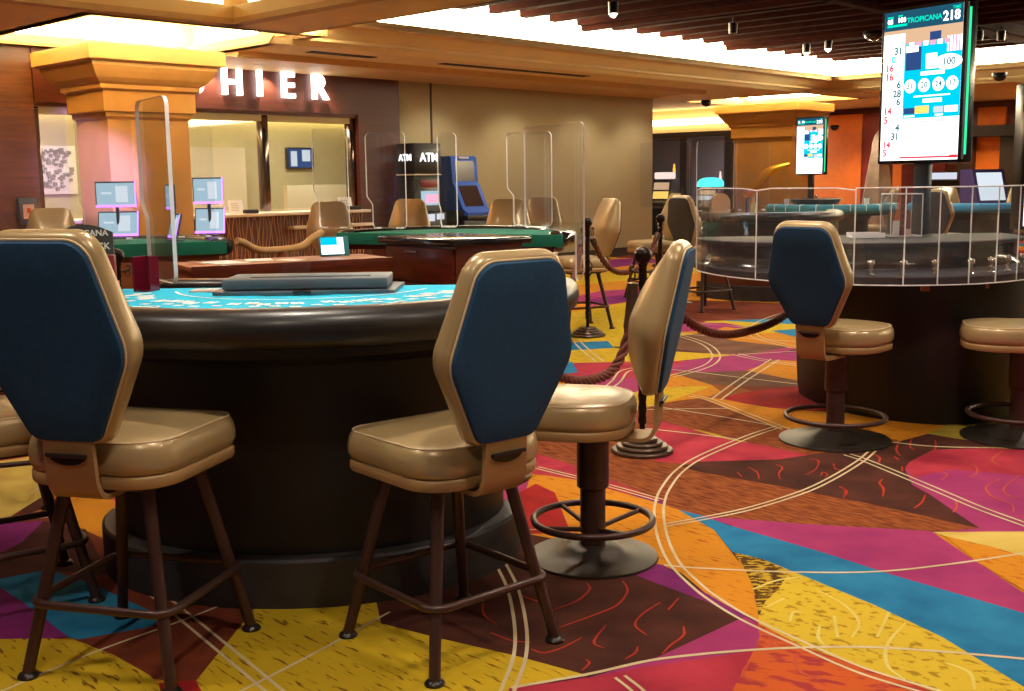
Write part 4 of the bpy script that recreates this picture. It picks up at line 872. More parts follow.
mb = MB(); mb.box((-.085, -.0092, .01), (.06, -.0082, .12), 0, X); mb.build('screen', 'screen_white', o); mb = MB(); mb.box((-.085, -.0102, .07), (.02, -.0093, .12), 0, X); mb.build('screen_picture', 'screen_cyan', o)
mb = MB(); mb.box((.0, -.09, 0), (.16, -.002, .008)); mb.box((0, -.09, .008), (.16, -.084, .12)); mb.box((0, -.084, .008), (.006, -.002, .12)); mb.box((.154, -.084, .008), (.16, -.002, .12))
o = mb.build('acrylic_box', 'acrylic', None, False); o.location = DX @ Vector((.52, -.014, .77)); o.rotation_euler = (0, 0, R(29.4)); tag(o, 'clear acrylic box hung on the front of the brown pit desk', 'box')
t = thing('padded_bar', 'short black padded bar behind the cyan table, left of the tray cover', 'bar', (-1.49, 5.5, 0), R(-6))
mb = MB(); mb.box((-.24, -.07, .80), (.24, .07, .905), 0, None, .045, 4); mb.build('pad', 'black_vinyl', t); mb = MB(); mb.box((-.04, -.03, 0), (.04, .03, .81), 0, None, .006); mb.box((-.16, -.12, 0), (.16, .12, .03), 0, None, .008); mb.build('post', 'black_laminate', t)
# podium
p = thing('podium', 'dark cherry wood podium with black top and drawers beside the cyan felt', 'cabinet', (-.345, 6.977, 0), R(40))
mb = MB(); mb.box((.015, .015, 0), (.56, .785, .955)); mb.build('body', 'cherry', p)
mb = MB(); mb.box((-.03, -.03, .955), (.61, .83, 1.0), 0, None, .008); mb.build('top', 'black_gloss', p)
for nm, y0, y1, z0, z1, hy in (('drawer', .03, .77, .72, .94, .46), ('door', .405, .77, .06, .70, .50), ('door', .03, .395, .06, .70, .32)):
    mb = MB(); mb.box((-.002, y0, z0), (.015, y1, z1), 0, None, .003); dd = mb.build(nm, 'cherry', p)
    mb = MB(); mb.box((-.022, hy - .06, z1 - .035), (-.002, hy + .06, z1 - .025), 0, None, .002); mb.build('handle', 'silver', dd)

# screen reflections in the dividers, added as solid glowing panels on stands
def screen_reflection(label, loc, rz, w, h):
    t = thing('screen_reflection', label, 'screen', loc, rz, 'purple rimmed screen reflections over the green table')
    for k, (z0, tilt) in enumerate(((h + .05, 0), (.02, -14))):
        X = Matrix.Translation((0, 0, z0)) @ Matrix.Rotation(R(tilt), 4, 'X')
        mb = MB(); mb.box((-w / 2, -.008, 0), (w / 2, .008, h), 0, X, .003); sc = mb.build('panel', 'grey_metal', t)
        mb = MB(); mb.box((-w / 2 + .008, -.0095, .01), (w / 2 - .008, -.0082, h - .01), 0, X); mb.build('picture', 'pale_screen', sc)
        mb = MB(); mb.box((-w / 2, -.0115, -.004), (w / 2, -.0085, .012), 0, X); mb.box((w / 2 - .008, -.0115, 0), (w / 2, -.0085, h), 0, X); mb.build('purple_rim', 'purple_reflection', sc)
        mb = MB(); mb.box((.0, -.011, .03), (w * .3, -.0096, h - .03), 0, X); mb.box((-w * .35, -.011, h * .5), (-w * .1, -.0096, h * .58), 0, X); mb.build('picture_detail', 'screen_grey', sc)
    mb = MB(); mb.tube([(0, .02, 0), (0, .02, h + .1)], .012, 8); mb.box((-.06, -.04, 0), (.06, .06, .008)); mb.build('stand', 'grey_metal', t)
screen_reflection('purple rimmed screen reflection in front of the left face of the pillar', (-2.69, 7.72, 1.0), R(6), .27, .17)
screen_reflection('purple rimmed screen reflection turned edge on in front of the pillar', (-2.36, 7.86, .976), R(-58), .2, .17)
screen_reflection('purple rimmed screen reflection in front of the cashier window just right of the pillar', (-2.13, 7.98, 1.0), R(4), .21, .18)

# ================================================================ SHIELD TABLE AT RIGHT
rtb = thing('roulette_table', 'half moon black gaming table with clear shield and chrome posts at right', 'table', (2.15, 6.95, 0), 0)
A, B = .99, 1.17
def DD(a, b, back=.0, n=56): return arc(a, b, n) + ([(a, back), (-a, back)] if back else [])
mb = MB(); mb.loft([[(x, y, z) for x, y in DD(A - d, B - d, .2)] for d, z in ((.03, .795), (0, .80), (0, .835), (.01, .842))]); mb.build('ledge', 'ledge_grey', rtb, True, 30)
mb = MB(); mb.loft([[(x, y, z) for x, y in DD(A - .02 - d, .70 - d, .18)] for d, z in ((0, .842), (.015, .86), (.03, .9), (.03, .965))]); mb.build('inner_wall', 'black_gloss', rtb, True, 30)
mb = MB(); mb.loft([[(x, y, z) for x, y in DD(A - .03 + d, .69 + d, .19)] for d, z in ((0, .965), (.02, .968), (.02, .985), (.012, .99))]); mb.build('top', 'ledge_grey', rtb, True, 30)
mb = MB(); mb.loft([[(x + .30, y - .05, z) for x, y in DD(.68 - d, .935 - d, .1)] for d, z in ((.05, 0), (.05, .02), (.04, .06), (0, .76), (0, .797))]); mb.build('pedestal', 'black_laminate', rtb, True, 30)
for k, th in enumerate((222, 240, 254, 264, 274, 287, 296, 305, 316)):
    x, y = (A - .06) * math.cos(R(th)), (B - .06) * math.sin(R(th))
    mb = MB(); mb.lathe([(.02, .842), (.02, .847), (.011, .852), (.009, .868), (.015, .873), (.009, .879), (.009, .892)], 14, 0, None, (x, y)); mb.ball((x, y, .906), .02, 14); mb.build('chrome_post', 'chrome_post', rtb)
for th in (272, 296):
    x, y = (A - .1) * math.cos(R(th)), (B - .1) * math.sin(R(th))
    mb = MB(); mb.box((x - .02, y - .015, .755), (x + .02, y + .015, .797), 0, None, .003); mb.build('bracket', 'desk_wood', rtb)
ths = [181, 218, 249, 263, 273, 283, 293, 303, 322, 352]
pos = ['at the far left corner of the black table', 'left of the large dark stool back', 'just right of the large dark stool back', 'in front of the clear chip box', 'below the big roulette screen', 'right of the big screen post', 'second right of the big screen post', 'at the curve facing the right stool', 'at the right edge of the photo']
for i in range(9):
    n = 6; ring0 = []; e = .004
    T = [R(ths[i] + (ths[i + 1] - ths[i]) * k / n) for k in range(n + 1)]
    sh = thing('acrylic_shield', 'clear shield panel ' + pos[i], 'shield', (2.15, 6.95, 0), 0, 'clear shields of the black table')
    mb = MB(); fr = [(A + .012) * math.cos(t) for t in T]; q = [((A + .012) * math.cos(t), (B + .012) * math.sin(t)) for t in T]; z0, z1 = .797, 1.30
    tops = [z1 - (.012 if (k in (0, n) and i < 2) else 0) for k in range(n + 1)]
    mb.add([(x, y, z0) for x, y in q] + [(x, y, tops[k]) for k, (x, y) in enumerate(q)], [(k, k + 1, n + 2 + k, n + 1 + k) for k in range(n)])
    mb.add([(x * 1.006, y * 1.006, z0) for x, y in q] + [(x * 1.006, y * 1.006, tops[k]) for k, (x, y) in enumerate(q)], [(k, k + 1, n + 2 + k, n + 1 + k) for k in range(n)]); mb.build('sheet', 'acrylic', sh, True, 60)
    mb = MB()
    mb.tube([(x, y, tops[k]) for k, (x, y) in enumerate(q)], .0035, 6); mb.tube([(x, y, z0) for x, y in q], .0035, 6)
    mb.tube([(q[0][0], q[0][1], z0), (q[0][0], q[0][1], tops[0])], .0035, 6); mb.tube([(q[-1][0], q[-1][1], z0), (q[-1][0], q[-1][1], tops[-1])], .0025, 6); mb.build('edge', 'acrylic_edge', sh)
mb = MB(); w = .19
for bx in (((0, 0, 0), (w, .006, .25)), ((0, w - .006, 0), (w, w, .25)), ((0, .006, 0), (.006, w - .006, .25)), ((w - .006, .006, 0), (w, w - .006, .25)), ((0, 0, .25), (w, w, .256))): mb.box(*bx)
cb = thing('chip_box', 'clear acrylic box holding chips on the black table by the big screen post', 'box', (2.32, 6.86, .991), 0)
mb.build('box', 'acrylic', cb, False)
mb = MB()
for x in (0, w):
    for y in (0, w): mb.tube([(x, y, 0), (x, y, .256)], .003, 6)
for zz in (.002, .256): mb.tube([(0, 0, zz), (w, 0, zz), (w, w, zz), (0, w, zz)], .003, 6, closed=True)
mb.build('edge', 'acrylic_edge', cb)
for i, (x, y, h, m_) in enumerate(((.06, .08, .09, 'card_white'), (.10, .09, .06, 'sign_red'), (.13, .07, .04, 'card_pink'))):
    mb = MB(); mb.lathe([(.02, 0), (.02, h)], 18); o = mb.build('chip_stack', m_); o.location = (2.32 + x, 6.86 + y, .992); tag(o, ('tall white', 'dark red', 'short pink')[i] + ' chip stack inside the clear chip box', 'chips')
mb = MB(); mb.lathe([(.034, 0), (.036, .002), (.038, .07), (.035, .07), (.033, .008), (.002, .006)], 24); o = mb.build('cup', 'card_white'); o.location = (1.93, 6.84, .991); tag(o, 'white cup on the black table, right of the large dark stool back', 'cup')
for x, y, lb in ((2.15, 6.80, 'low clear tray on the black table left of the clear chip box'),):
    mb = MB(); mb.box((-.1, -.06, 0), (.1, .06, .006)); mb.box((-.1, -.06, .006), (.1, -.054, .03)); mb.box((-.1, .054, .006), (.1, .06, .03)); o = mb.build('tray', 'acrylic_edge', None, False); o.location = (x, y, .991); tag(o, lb, 'tray')

# ================================================================ DISPLAYS
def display(label, loc, rz, post0, w=.60, h=.955, d=.11):
    t = thing('roulette_display', label, 'display', loc, rz, 'upright roulette displays on posts'); zb = 1.43
    mb = MB(); mb.box((-w / 2, 0, zb), (w / 2, d, zb + h), 0, None, .008); mb.build('case', 'tv_black', t)
    mb = MB(); mb.box((-.045, .03, post0), (.045, .09, zb + .002), 0, None, .004); mb.build('post', 'tv_side', t)
    mb = MB(); mb.box((w / 2, .022, zb + .05), (w / 2 + .006, .04, zb + h - .05)); mb.build('light_strip', 'led_green', t)
    mb = MB(); mb.box((w / 2, .0, zb + .02), (w / 2 + .004, .02, zb + h - .02)); mb.build('side_trim', 'grey_metal', t)
    b = .022; W, H = w - 2 * b, h - 2 * b
    def Q(mb, u0, u1, v0, v1, y, mi=0): mb.box((-W / 2 + u0 * W, y, zb + b + (1 - v1) * H), (-W / 2 + u1 * W, y + .0004, zb + b + (1 - v0) * H), mi)
    mb = MB(); Q(mb, 0, 1, 0, 1, -.001); sc = mb.build('screen', 'screen_white', t, False)
    mats = ['screen_dark', 'screen_tan', 'screen_cyan', 'screen_red', 'screen_ink', 'screen_white', 'screen_pink', 'screen_navy', 'screen_green', 'screen_grey', 'screen_yellow']
    mb = MB()
    Q(mb, 0, 1, 0, .125, -.0016, 0); Q(mb, .0, 1, .125, .15, -.0016, 1); Q(mb, .28, 1, .15, .24, -.0016, 1); Q(mb, .28, 1, .22, .72, -.0016, 2)
    Q(mb, .3, .5, .25, .40, -.0022, 7); Q(mb, .3, .46, .24, .28, -.0026, 5); Q(mb, .56, .7, .30, .40, -.0022, 5); Q(mb, .6, .74, .16, .215, -.0022, 7)
    for k in range(7): Q(mb, .34 + .09 * k, .40 + .09 * k, .215, .245, -.0024, 6 if k % 2 else 5)
    for k in range(4): Q(mb, .84 + .04 * k, .86 + .04 * k, .2, .3, -.0026, 6)
    Q(mb, .82, 1, .2, .3, -.0022, 5)
    Q(mb, .50, .80, .415, .44, -.0022, 5); Q(mb, .42, .88, .572, .58, -.0022, 5); Q(mb, .54, .78, .595, .62, -.0022, 5); Q(mb, .42, .86, .74, .75, -.0022, 9)
    Q(mb, .30, .44, .65, .69, -.0022, 7); Q(mb, .44, .62, .64, .69, -.0022, 10); Q(mb, .68, .80, .65, .69, -.0022, 9); Q(mb, .82, .98, .65, .69, -.0022, 5)
    Q(mb, .30, .44, .70, .71, -.0022, 5); Q(mb, .70, .80, .70, .71, -.0022, 5)
    Q(mb, .26, 1, .975, .988, -.0022, 3); Q(mb, .9, 1, .968, .99, -.0024, 3)
    Q(mb, .04, .12, .03, .04, -.0022, 8); Q(mb, .18, .24, .025, .035, -.0022, 8); Q(mb, .04, .30, .085, .1, -.0022, 8)
    def disc(u, v, rx, rz_, y, mi):
        cx, cz = -W / 2 + u * W, zb + b + (1 - v) * H; n = 28
        mb.add([(cx + rx * math.cos(2 * PI * k / n), y, cz + rz_ * math.sin(2 * PI * k / n)) for k in range(n)], [tuple(range(n))], mi)
    for u in (.37, .55, .73, .90): disc(u, .505, .041, .041, -.0028, 5)
    disc(.84, .365, .095, .045, -.0028, 5)
    def T(s, size, u, v, mi, y=-.0034, bold=.0015): mb.text(s, size, mi, Matrix.Translation((-W / 2 + u * W, y, zb + b + (1 - v) * H)) @ Matrix.Rotation(PI / 2, 4, 'X'), .0003, bold)
    for s, u, c in (('31', .37, 4), ('20', .55, 4), ('24', .73, 4), ('17', .90, 4)): T(s, .048, u, .505, c)
    T('218', .078, .86, .075, 5, -.0026, .002); T('TIME', .026, .92, .025, 8, -.0026, .0003); T('TROPICANA', .044, .52, .07, 8, -.0026, .001); T('100', .06, .85, .365, 4)
    T('05', .04, .08, .065, 5, -.0026); T('100', .04, .23, .06, 5, -.0026)
    for s, u, v, c in (('31', .20, .265, 4), ('0', .14, .32, 8), ('16', .09, .375, 3), ('16', .09, .435, 3), ('6', .22, .49, 4), ('28', .20, .55, 4), ('6', .22, .605, 4), ('14', .08, .665, 3), ('5', .06, .725, 3), ('4', .22, .78, 4), ('31', .19, .838, 4), ('14', .08, .895, 3), ('5', .06, .95, 3)):
        T(s, .060, u, v, c, -.0026, .0024)
    mb.build('screen_picture', mats, sc, False)
    return t
big = display('large lit roulette display on a post over the black shield table', (2.525, 7.02, 0), R(-56), .992)
small = dup(big, 'small looking roulette display in front of the far pillar', (5.02, 19.0, -.06), R(-56))
et = display('roulette display at the right edge of the photo, mostly its dark side showing', (3.69, 7.56, -.44), R(12), .442)
# ================================================================ MACHINES AND FAR THINGS
# cash machine: black cabinet with lit header on front and side
a_ = thing('cash_machine', 'black cash machine with lit ATM header beside the cashier windows', 'cash machine', room(10.775, 11.75, 0), ROT_ROOM)
mb = MB(); mb.box((-.245, 0, 0), (.245, .35, 1.40), 0, None, .01); mb.box((-.245, -.12, 0), (.245, .02, .92), 0, None, .01); mb.build('cabinet', 'machine_black', a_)
mb = MB(); mb.box((-.25, -.03, 1.46), (.25, .36, 1.88), 0, None, .012); mb.box((-.22, .02, 1.39), (.22, .33, 1.47)); hd = mb.build('header', 'machine_black', a_)
mb = MB(); mb.text('ATM', .17, 0, Matrix.Translation((.02, -.034, 1.68)) @ Matrix.Rotation(PI / 2, 4, 'X'), .003, .002); mb.build('lettering', 'atm_glow', hd, False); mb = MB()
mb.text('ATM', .13, 0, Matrix.Translation((-.254, .165, 1.68)) @ Matrix.Rotation(-PI / 2, 4, 'Z') @ Matrix.Rotation(PI / 2, 4, 'X'), .003, .002); mb.build('lettering', 'atm_glow', hd, False)
mb = MB(); mb.box((-.25, -.035, 1.44), (.25, -.005, 1.455)); mb.box((-.255, -.03, 1.44), (-.248, .36, 1.455)); mb.build('trim_line', 'counter_top', a_)
mb = MB(); mb.box((-.12, -.004, 1.02), (.20, 0, 1.22)); s_ = mb.build('screen', 'pale_screen', a_); mb = MB(); mb.box((-.04, -.008, 1.05), (.20, -.0045, 1.17)); mb.build('screen_picture', 'screen_pink', s_)
mb = MB(); mb.box((-.12, -.006, 1.27), (.20, 0, 1.37), 0, None, .002); mb.build('card_panel', 'sign_red', a_)
mb = MB(); mb.box((-.12, -.124, .80), (.02, -.12, .90)); mb.box((.06, -.124, .82), (.2, -.12, .90)); mb.build('lit_slot', 'lit_shelf', a_)
mb = MB()
for r_ in range(4):
    for c_ in range(3): mb.box((.0 + c_ * .05, -.13, .93 + r_ * .001), (.04 + c_ * .05, -.02, .94 + r_ * .001))
mb.build('keypad', 'grey_metal', a_)
# blue ticket kiosk with two dark screens
k_ = thing('ticket_kiosk', 'bright blue kiosk with two dark screens against the beige wall', 'kiosk', room(11.53, 11.75, 0), ROT_ROOM)
pr = [(.33, 0), (-.22, 0), (-.22, .78), (-.30, .84), (-.30, .90), (-.20, .96), (-.03, 1.30), (.0, 1.33), (.03, 1.68), (.06, 1.71), (.33, 1.71)]
mb = MB(); mb.loft([[(x, y, z) for y, z in pr] for x in (-.26, .26)]); mb.build('cabinet', 'machine_blue', k_)
mb = MB(); mb.box((-.275, -.235, 0), (.275, .335, .93), 0, None, .01); mb.box((-.275, -.31, .80), (.275, -.1, .86), 0, None, .01); mb.build('lower_cabinet', 'machine_black', k_)
def on_slope(mb, p0, p1, u0, u1, v0, v1, off, x0, x1):
    (y0, z0), (y1, z1) = p0, p1; d = Vector((y1 - y0, z1 - z0)); n = Vector((-d.y, d.x)).normalized(); a, b = Vector((y0, z0)) + d * v0 + n * off, Vector((y0, z0)) + d * v1 + n * off
    mb.loft([[(x0, a.x, a.y), (x1, a.x, a.y), (x1, b.x, b.y), (x0, b.x, b.y)], [(x0, a.x - n.x * .01, a.y - n.y * .01), (x1, a.x - n.x * .01, a.y - n.y * .01), (x1, b.x - n.x * .01, b.y - n.y * .01), (x0, b.x - n.x * .01, b.y - n.y * .01)]])
mb = MB(); on_slope(mb, (-.20, .96), (-.03, 1.30), 0, 1, .08, .95, .004, -.19, .19); mb.build('screen', 'screen_off', k_)
mb = MB(); on_slope(mb, (.0, 1.33), (.03, 1.68), 0, 1, .06, .88, .004, -.19, .19); mb.build('screen', 'screen_off', k_)
mb = MB(); mb.text('TICKETS', .05, 0, Matrix.Translation((0, .02, 1.693)) @ Matrix.Rotation(PI / 2, 4, 'X'), .002, .001) if False else mb.box((-.1, .02, 1.672), (.1, .032, 1.70), 0, None, .003); mb.build('header_plate', 'counter_top', k_)
# wall device at the left
o = thing('wall_dispenser', 'small box with a picture fixed on the brown wall at left', 'dispenser', room(5.27, 12.09, 0), ROT_ROOM)
mb = MB(); mb.box((-.10, -.03, .96), (.10, .055, 1.24), 0, None, .012); mb.build('case', 'grey_metal', o); mb = MB(); mb.box((-.06, -.034, 1.02), (.06, -.029, 1.17)); mb.build('picture', 'card_pink', o); mb = MB(); mb.box((-.02, -.037, 1.08), (.02, -.033, 1.13)); mb.build('picture_mark', 'card_red', o)
# things on the cashier counter and inside the booth
for s, t, w, h, rz, nm, lb in ((7.55, 12.02, .2, .27, .1, 'counter_sign', 'white counter sign nearest the pillar on the cashier counter'), (7.85, 12.05, .2, .17, -.05, 'counter_sign', 'smaller white counter sign beside the first on the cashier counter'), (9.55, 12.04, .22, .17, -.05, 'counter_sign', 'white counter sign at the right end of the cashier counter')):
    o = thing(nm, lb, 'sign', room(s, t, .991), ROT_ROOM + rz, 'white signs on the cashier counter')
    X = Matrix.Rotation(R(-12), 4, 'X')
    mb = MB(); mb.box((-w / 2, -.003, 0), (w / 2, .003, h), 0, X); mb.build('card', 'card_white', o)
    mb = MB()
    for k in range(5): mb.box((-w * .35, -.0038, h * (.2 + .13 * k)), (w * (.15 + .04 * (k % 3)), -.0032, h * (.2 + .13 * k) + .006), 0, X)
    mb.build('print', 'art_grey', o); mb = MB(); mb.box((-w / 2, .004, 0), (w / 2, .08, .006)); mb.build('foot', 'acrylic_edge', o)
for s, lb in ((7.98, 'small black device in front of the smaller counter sign'), (9.62, 'small black device below the sign at the right end of the counter')):
    mb = MB(); mb.box((-.09, -.05, 0), (.09, .05, .05), 0, None, .015, 3); o = mb.build('card_reader', 'machine_black'); o.location = room(s, 11.94, .991); o.rotation_euler = (0, 0, ROT_ROOM); tag(o, lb, 'device')
o = thing('booth_monitor', 'dark television on the back wall of the cashier booth', 'television', room(11.07, 15.12, 0), ROT_ROOM)
mb = MB(); mb.box((-.26, -.05, 1.58), (.26, .02, 1.92), 0, None, .008); mb.build('case', 'tv_black', o); mb = MB(); mb.box((-.24, -.054, 1.6), (.24, -.051, 1.9)); mb.build('screen', 'screen_navy', o)
mb = MB(); mb.box((-.2, -.057, 1.62), (-.08, -.0545, 1.86)); mb.box((.02, -.057, 1.7), (.18, -.0545, 1.88)); mb.build('screen_picture', 'screen_grey', o)
o = thing('wall_art', 'white wall relief of small grey squares behind the window left of the pillar', 'wall art', room(6.55, 15.1, 0), ROT_ROOM)
mb = MB(); mb.box((-.55, -.01, 1.25), (.75, .03, 1.9), 0, None, .004); mb.build('board', 'art_white', o)
mb = MB(); rr = random.Random(3)
for k in range(190):
    x, zz = -.5 + 1.2 * rr.random(), 1.3 + .56 * rr.random(); q = .012 + .016 * rr.random(); mb.box((x - q, -.03, zz - q), (x + q, -.0105, zz + q))
mb.build('square_tile', 'art_grey', o)['kind'] = 'stuff'
# far gaming tables
F1 = make_d_table('gaming_table', 'far black padded gaming table with blue felt behind the sagging rope', (2.95, 13.1, 0), R(4), .88, 1.0, 'felt_blue', .95, pa=.8, pb=.86, ped='cherry', drop=.1)
mb = MB(); mb.loft([[(x, y, z) for x, y in DD(.82 - d, .93 - d)] for d, z in ((.12, .42), (.02, .5), (0, .6), (0, .9))]); mb.build('padded_skirt', 'black_vinyl', F1, True, 40)
F2 = make_d_table('gaming_table', 'far gaming table with teal rail and white dividing lines', (4.3, 15.2, 0), 0, .86, .95, 'felt_teal', .97, rail='felt_teal', pa=.55, pb=.6, ped='black_laminate')
mb = MB()
for th in range(200, 345, 14): mb.tube([(.868 * math.cos(R(th)), .958 * math.sin(R(th)), .91), (.868 * math.cos(R(th)), .958 * math.sin(R(th)), .985), (.75 * math.cos(R(th)), .83 * math.sin(R(th)), .99)], .006, 5)
mb.build('divider_line', 'felt_white', F2)
F3 = make_d_table('gaming_table', 'far gaming table with bright blue felt right of the big screen post', (6.1, 14.9, 0), R(6), .9, .95, 'felt_blue', .97, rail='felt_blue', pa=.55, pb=.6)
o = thing('roulette_bowl', 'dark roulette wheel bowl standing on the far teal table', 'roulette wheel', (4.05, 14.95, .97)); mb = MB(); mb.lathe([(.16, 0), (.29, .02), (.33, .08), (.30, .09), (.25, .04), (.05, .03)], 40); mb.build('bowl', 'frame_dark', o); mb = MB(); mb.lathe([(.03, .03), (.012, .06), (.02, .12), (.004, .14)], 14); mb.build('turret', 'silver', o)
for x, y, lb in ((3.67, 14.97, 'small white cup at the left end of the far teal table'), (4.66, 14.75, 'small white cup at the right end of the far teal table')):
    mb = MB(); mb.lathe([(.03, 0), (.036, .09), (.033, .09), (.028, .01), (.002, .01)], 16); o = mb.build('cup', 'card_white'); o.location = (x, y, .968); tag(o, lb, 'cup')
mb = MB(); mb.lathe([(.03, 0), (.03, .1), (.012, .13), (.012, .18)], 16); o = mb.build('bottle', 'tan_wood'); o.location = (2.75, 12.75, .948); tag(o, 'small tan bottle on the far blue felt table', 'bottle')
# slot machines beyond the dark glazing
def slot(label, s, t, rz, h, top, scr, shape):
    o = thing('slot_machine', label, 'slot machine', room(s, t, 0), rz, 'slot machines beyond the dark glazing')
    pr = [(.3, 0), (-.25, 0), (-.25, .62), (-.36, .68), (-.36, .76), (-.2, .82), (-.12, h - .05), (-.08, h), (.3, h)]
    mb = MB(); mb.loft([[(x, y, z) for y, z in pr] for x in (-.27, .27)]); mb.build('cabinet', 'machine_black', o)
    mb = MB(); on_slope(mb, (-.2, .82), (-.12, h - .05), 0, 1, .08, .46, .006, -.22, .22); mb.build('screen', scr, o)
    mb = MB(); on_slope(mb, (-.2, .82), (-.12, h - .05), 0, 1, .55, .93, .006, -.22, .22); mb.build('screen', 'screen_tan', o)
    mb = MB(); mb.box((-.24, -.35, .762), (.24, -.22, .78), 0, None, .006); mb.build('button_deck', 'silver', o)
    mb = MB()
    if shape == 'dome': mb.loft([[(x * 1, y, h + z) for x, z in [(-.3 * math.cos(PI * k / 16), .02 + .2 * math.sin(PI * k / 16) ** .6) for k in range(17)]] for y in (-.1, .1)])
    elif shape == 'box': mb.box((-.25, -.1, h), (.25, .1, h + .16), 0, None, .03)
    else: mb.ball((0, 0, h + .13), .13, 20)
    mb.build('topper', top, o)
    mb = MB(); mb.lathe([(.03, h + .12), (.03, h + .25), (.02, h + .27), (.02, h + .34), (.004, h + .36)], 12, 0, None, (.18, .12)); mb.build('candle_light', 'topper_orange' if shape == 'box' else 'topper_white', o)
RZ = ROT_ROOM - PI / 2
slot('slot machine with a red and white header just right of the beige wall corner', 22.3, 15.9, RZ, 1.32, 'topper_white', 'screen_yellow', 'box')
slot('slot machine with a glowing cyan dome on top', 21.9, 14.35, RZ, 1.12, 'topper_cyan', 'screen_grey', 'dome')
slot('slot machine with a round white pink topper right of the cyan dome', 22.6, 14.0, RZ, 1.2, 'topper_white', 'screen_pink', 'ball')
slot('slot machine with a glowing orange ball topper beside the far pillar', 22.0, 12.75, RZ, 1.10, 'topper_orange', 'screen_red', 'ball')
o = thing('gold_ornament', 'curved shiny gold ornament rising in front of the far pillar', 'ornament', (4.98, 19.4, 0), 0)
mb = MB(); P = spline([Vector(p) for p in ((-.95, 0, 1.02), (-.85, 0, 1.12), (-.7, 0, 1.26), (-.55, 0, 1.42), (-.38, 0, 1.50), (-.2, 0, 1.56))], 8); mb.tube(P, [.02 + .07 * math.sin(PI * min(1, k / (len(P) - 1) * .8 + .15)) for k in range(len(P))], 12); mb.build('curl', 'gold_statue', o)
mb = MB(); mb.tube([(-.9, 0, 0), (-.9, 0, 1.08)], .03, 10); mb.lathe([(.2, 0), (.2, .03), (.04, .06)], 20, 0, None, (-.9, 0)); mb.build('stand', 'frame_dark', o)
o = thing('slot_chair', 'white rounded slot machine chair before the dark glazing', 'chair', (4.05, 21.2, 0), R(20))
mb = MB(); mb.loft([[(x, y, z) for x, z in rounded([(-.2, .5), (.2, .5), (.2, 1.05), (-.2, 1.05)], [.04, .04, .19, .19], 6)] for y in (.16, .24)]); mb.build('backrest', 'counter_top', o); mb = MB(); mb.box((-.22, -.24, .44), (.22, .22, .53), 0, None, .03); mb.build('seat', 'counter_top', o); mb = MB(); mb.lathe([(.25, 0), (.25, .02), (.04, .05), (.04, .44)], 24); mb.build('post', 'brown_steel', o)
# far right wall things
o = thing('draped_statue', 'tall pale grey draped statue standing before the orange wall', 'statue', room(23.2, 10.95, 0), 0)
mb = MB(); n = 24; mb.loft([[(r_ * (1 + .12 * math.sin(k * 2 * PI / n * 6)) * math.cos(2 * PI * k / n), r_ * (1 + .12 * math.sin(k * 2 * PI / n * 6)) * math.sin(2 * PI * k / n), z_) for k in range(n)] for r_, z_ in ((.36, .0), (.34, .6), (.28, 1.1), (.22, 1.5), (.17, 1.8), (.15, 2.05), (.1, 2.2), (.02, 2.3))]); mb.build('drape', 'grey_drape', o)
o = thing('bar_shelf', 'small lit shelf unit with metal rods on the dark red wall below the big screen', 'shelf', room(23.6, 9.75, 0), ROT_ROOM - PI / 2)
mb = MB(); mb.box((-.35, 0, .9), (.35, .25, .94)); mb.box((-.35, 0, 1.2), (.35, .25, 1.23)); mb.box((-.35, .24, 0), (.35, .28, 1.4)); mb.build('shelf', 'frame_dark', o); mb = MB(); mb.box((-.3, .235, 1.24), (.3, .239, 1.38)); mb.build('lit_panel', 'lit_shelf', o)
o = thing('purple_machine', 'purple and grey gaming machine beyond the far blue felt table', 'machine', (7.3, 17.2, 0), R(20))
mb = MB(); mb.loft([[(x, y, z) for y, z in ((.3, 0), (-.3, 0), (-.3, .8), (-.1, .9), (.05, 1.42), (.3, 1.42))] for x in (-.3, .3)]); mb.build('cabinet', 'purple_machine', o); mb = MB(); on_slope(mb, (-.1, .9), (.05, 1.42), 0, 1, .1, .9, .006, -.24, .24); mb.build('screen', 'screen_grey', o)

# ================================================================ CEILING FIXTURES AND LIGHT
def downlight(label, p, s=1):
    o = thing('downlight', label, 'light', p, 0, 'round ceiling downlights')
    mb = MB(); mb.lathe([(.06, .0), (.10, -.004), (.10, .004), (.06, .006)], 24); mb.build('trim_ring', 'ceiling_trim', o)
    mb = MB(); mb.lathe([(.001, .002), (.058, .002), (.058, .004)], 20); mb.build('lamp', 'lamp_glow', o)
downlight('round downlight in the ceiling above the cash machine', (-.97, 13.46, 2.824)); downlight('round downlight in the ceiling above the end of the beige wall', (1.89, 16.72, 2.824))
def dome(label, p, r=.11):
    o = thing('camera_dome', label, 'camera', p, 0, 'dark ceiling camera domes')
    mb = MB(); mb.lathe([(r, .0), (r, .03), (r * .9, .05)], 24); mb.build('mount', 'iron_black', o); mb = MB(); mb.lathe([(.002, -.075), (r * .5, -.06), (r * .8, -.03), (r * .85, 0)], 24); mb.build('dome', 'black_gloss', o)
dome('dark camera dome on the ceiling by the far pillar', (3.84, 22.2, 2.778)); dome('dark camera dome on the ceiling right of the big screen', (7.35, 17.15, 2.79)); dome('dark camera dome under the slats left of the big screen', (4.84, 15.25, 3.19), .14); dome('small dark camera dome on the orange wall behind the small display', (7.2, 25.2, 2.4), .1)
